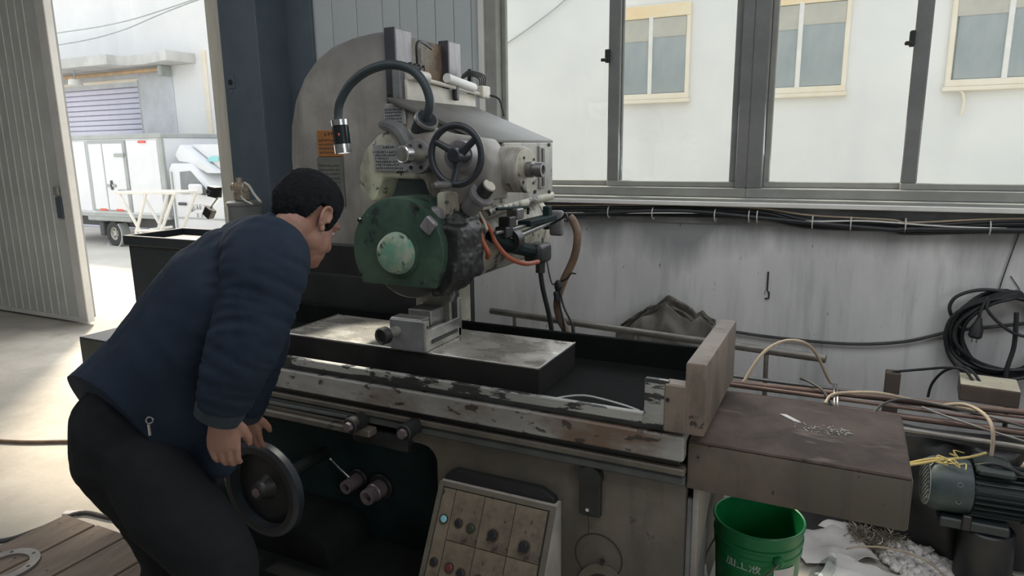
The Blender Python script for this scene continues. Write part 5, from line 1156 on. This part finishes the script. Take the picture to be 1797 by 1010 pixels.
for s in (1, -1):
    er = Matrix.Rotation(R(18*s), 3, 'Z') @ Matrix.Rotation(R(-12), 3, 'X')
    B.ellipsoid(hp_(s*.080, -.012, -.012), (.007, .019, .033), HM @ er, 18, 14)
    B.tube([hp_(s*.084, .006, -.016)]+[hp_(s*(.086+.004*(a > 60 and a < 230)), -.012+.020*math.cos(R(a)), -.006+.030*math.sin(R(a))) for a in range(20, 275, 15)], .0052, 8)
    B.ellipsoid(hp_(s*.080, -.004, -.040), (.008, .010, .012), HM @ er, 12, 10)
limb(B, [V3((-1.50, 1.43, 1.34)), V3((-1.46, 1.465, 1.392)), hp_(0, -.030, -.055), hp_(0, -.02, .0)], [.095, .066, .061, .06])
B.loft(rings(torso[3:-1], extra=-.07)); B.tube([hipR.lerp(hipL, .5), V3(torso[3][0]), V3(torso[4][0])], [.09, .10, .10], 20)
for s_, e_, w_ in ((shR, elR, wrR), (shL, elL, wrL)):
    limb(B, [s_+(V3((-1.51, 1.42, 1.35))-s_)*.6, s_, e_, w_], [.07, .062, .046, .030], 16)
for h, k, a in ((hipR, kneeR, ankR), (hipL, kneeL, ankL)): limb(B, [h.lerp(hipR.lerp(hipL, .5), .3)+V3((0, 0, .02)), h, h.lerp(k, .5)+V3((-.01, -.01, 0)), k, k.lerp(a, .35)+V3((-.02, -.01, 0)), a], [.075, .075, .07, .055, .05, .04], 16)
def hand(w, d, nrm, thumb, curl=(18, 30, 22), sc=1.0, spread=1.0):
    # w wrist, d along the hand, nrm out of the back of the hand, thumb = side of the thumb
    d = d.normalized(); t = (thumb-d*thumb.dot(d)).normalized(); n = t.cross(d)
    if n.dot(nrm) < 0: n = -n
    def pt(a, b, c): return w+(d*a+t*b+n*c)*sc
    n_ = 20
    def sec(a, hw, ht, off=0): return [pt(a, off+hw*math.cos(q), ht*math.sin(q)) for q in [2*math.pi*k/n_ for k in range(n_)]]
    B.loft([sec(-.05, .027, .022), sec(.0, .028, .021), sec(.03, .036, .021, .002), (sec(.06, .042, .020, .001)), sec(.085, .043, .016), sec(.098, .038, .011)])
    for b, L0, r0, sp in ((.031, .068, .0092, 6), (.011, .077, .0098, 2), (-.010, .072, .0093, -3), (-.030, .056, .0082, -8)):
        p = pt(.072, b, 0); q = pt(.092, b*1.03, .002); ang = 0; dirs = []
        pts = [p, q]
        for k, fr in enumerate((.46, .30, .24)):
            ang += curl[k]; sdir = d*math.cos(R(sp*spread))+t*math.sin(R(sp*spread))
            v = sdir*math.cos(R(ang))-n*math.sin(R(ang)); pts.append(pts[-1]+v*L0*fr*sc)
        B.capsule(pts, [r0*1.1*sc, r0*1.12*sc, r0*sc, r0*.92*sc, r0*.78*sc], 10)
    p0 = pt(.018, .026, -.004); p1 = pt(.045, .047, -.012); p2 = pt(.072, .056, -.020); p3 = pt(.094, .055, -.028)
    B.capsule([p0, p1, p2, p3], [.016*sc, .0135*sc, .0115*sc, .0085*sc], 10)
dR = V3((-.02, .03, -1)); dL = V3((-.20, .28, -.95))
hand(wrR+V3((-.004, 0, -.02)), dR, V3((.45, -.9, 0)), V3((.7, .45, 0)), (12, 26, 22), 1.0, -.9)
hand(wrL+V3((-.004, .008, -.018)), dL, V3((.25, -.75, .6)), V3((1, .2, 0)), (0, 12, 14), 1.0, .5)
me = realize(B.mesh('body'), [('REMESH', dict(mode='VOXEL', voxel_size=.0034)), ('SMOOTH', dict(factor=.5, iterations=3))], 'body')
bd = link(me, 'body', 'skin', P, 180)
# eyes and hair
for s in (1, -1):
    MB().ellipsoid(hp_(s*.029, .0765, .0), (.012, .009, .006), HM, 14, 10).obj('eye', 'eye', P)
    MB().ellipsoid(hp_(s*.029, .0845, .0), (.005, .003, .005), HM, 10, 8).obj('pupil', 'black', P)
    MB().ellipsoid(hp_(s*.028, .0885, .023), (.017, .005, .004), HM, 14, 8).obj('eyebrow', 'hair', P)
me = bpy.data.meshes.new('hair'); b_ = bmesh.new(); bmesh.ops.create_uvsphere(b_, u_segments=140, v_segments=100, radius=1)
def sst(a, b, x): t = max(0, min(1, (x-a)/(b-a))); return t*t*(3-2*t)
for v in b_.verts:
    n = v.co.copy(); q = V3((n.x*.077, n.y*.098-.012, n.z*.092+.035))
    y, z, ax_ = q.y, q.z, abs(q.x)
    # hairline: forehead, temple, around the ear, nape
    if y > .055: line = .075-.0*ax_
    elif y > .010: line = -.030+(.075+.030)*sst(.022, .055, y) if y > .022 else -.034
    elif y > -.035: line = .018
    else: line = .018-(.105)*sst(.035, .06, -y)
    k = sst(line-.006, line+.010, z)
    th = -.016+k*(.030+.006*sst(.05, .12, z))
    nn = mnoise.noise(V3((q.x*40, q.y*14, q.z*22)))+.6*mnoise.noise(V3((q.x*110, q.y*40, q.z*60)))
    th += k*.0035*nn
    dirn = V3((n.x/.077, n.y/.098, n.z/.092)).normalized()
    v.co = hc_+HM @ (q+dirn*th)
b_.to_mesh(me); b_.free(); link(me, 'hair', 'hair', P, 180)
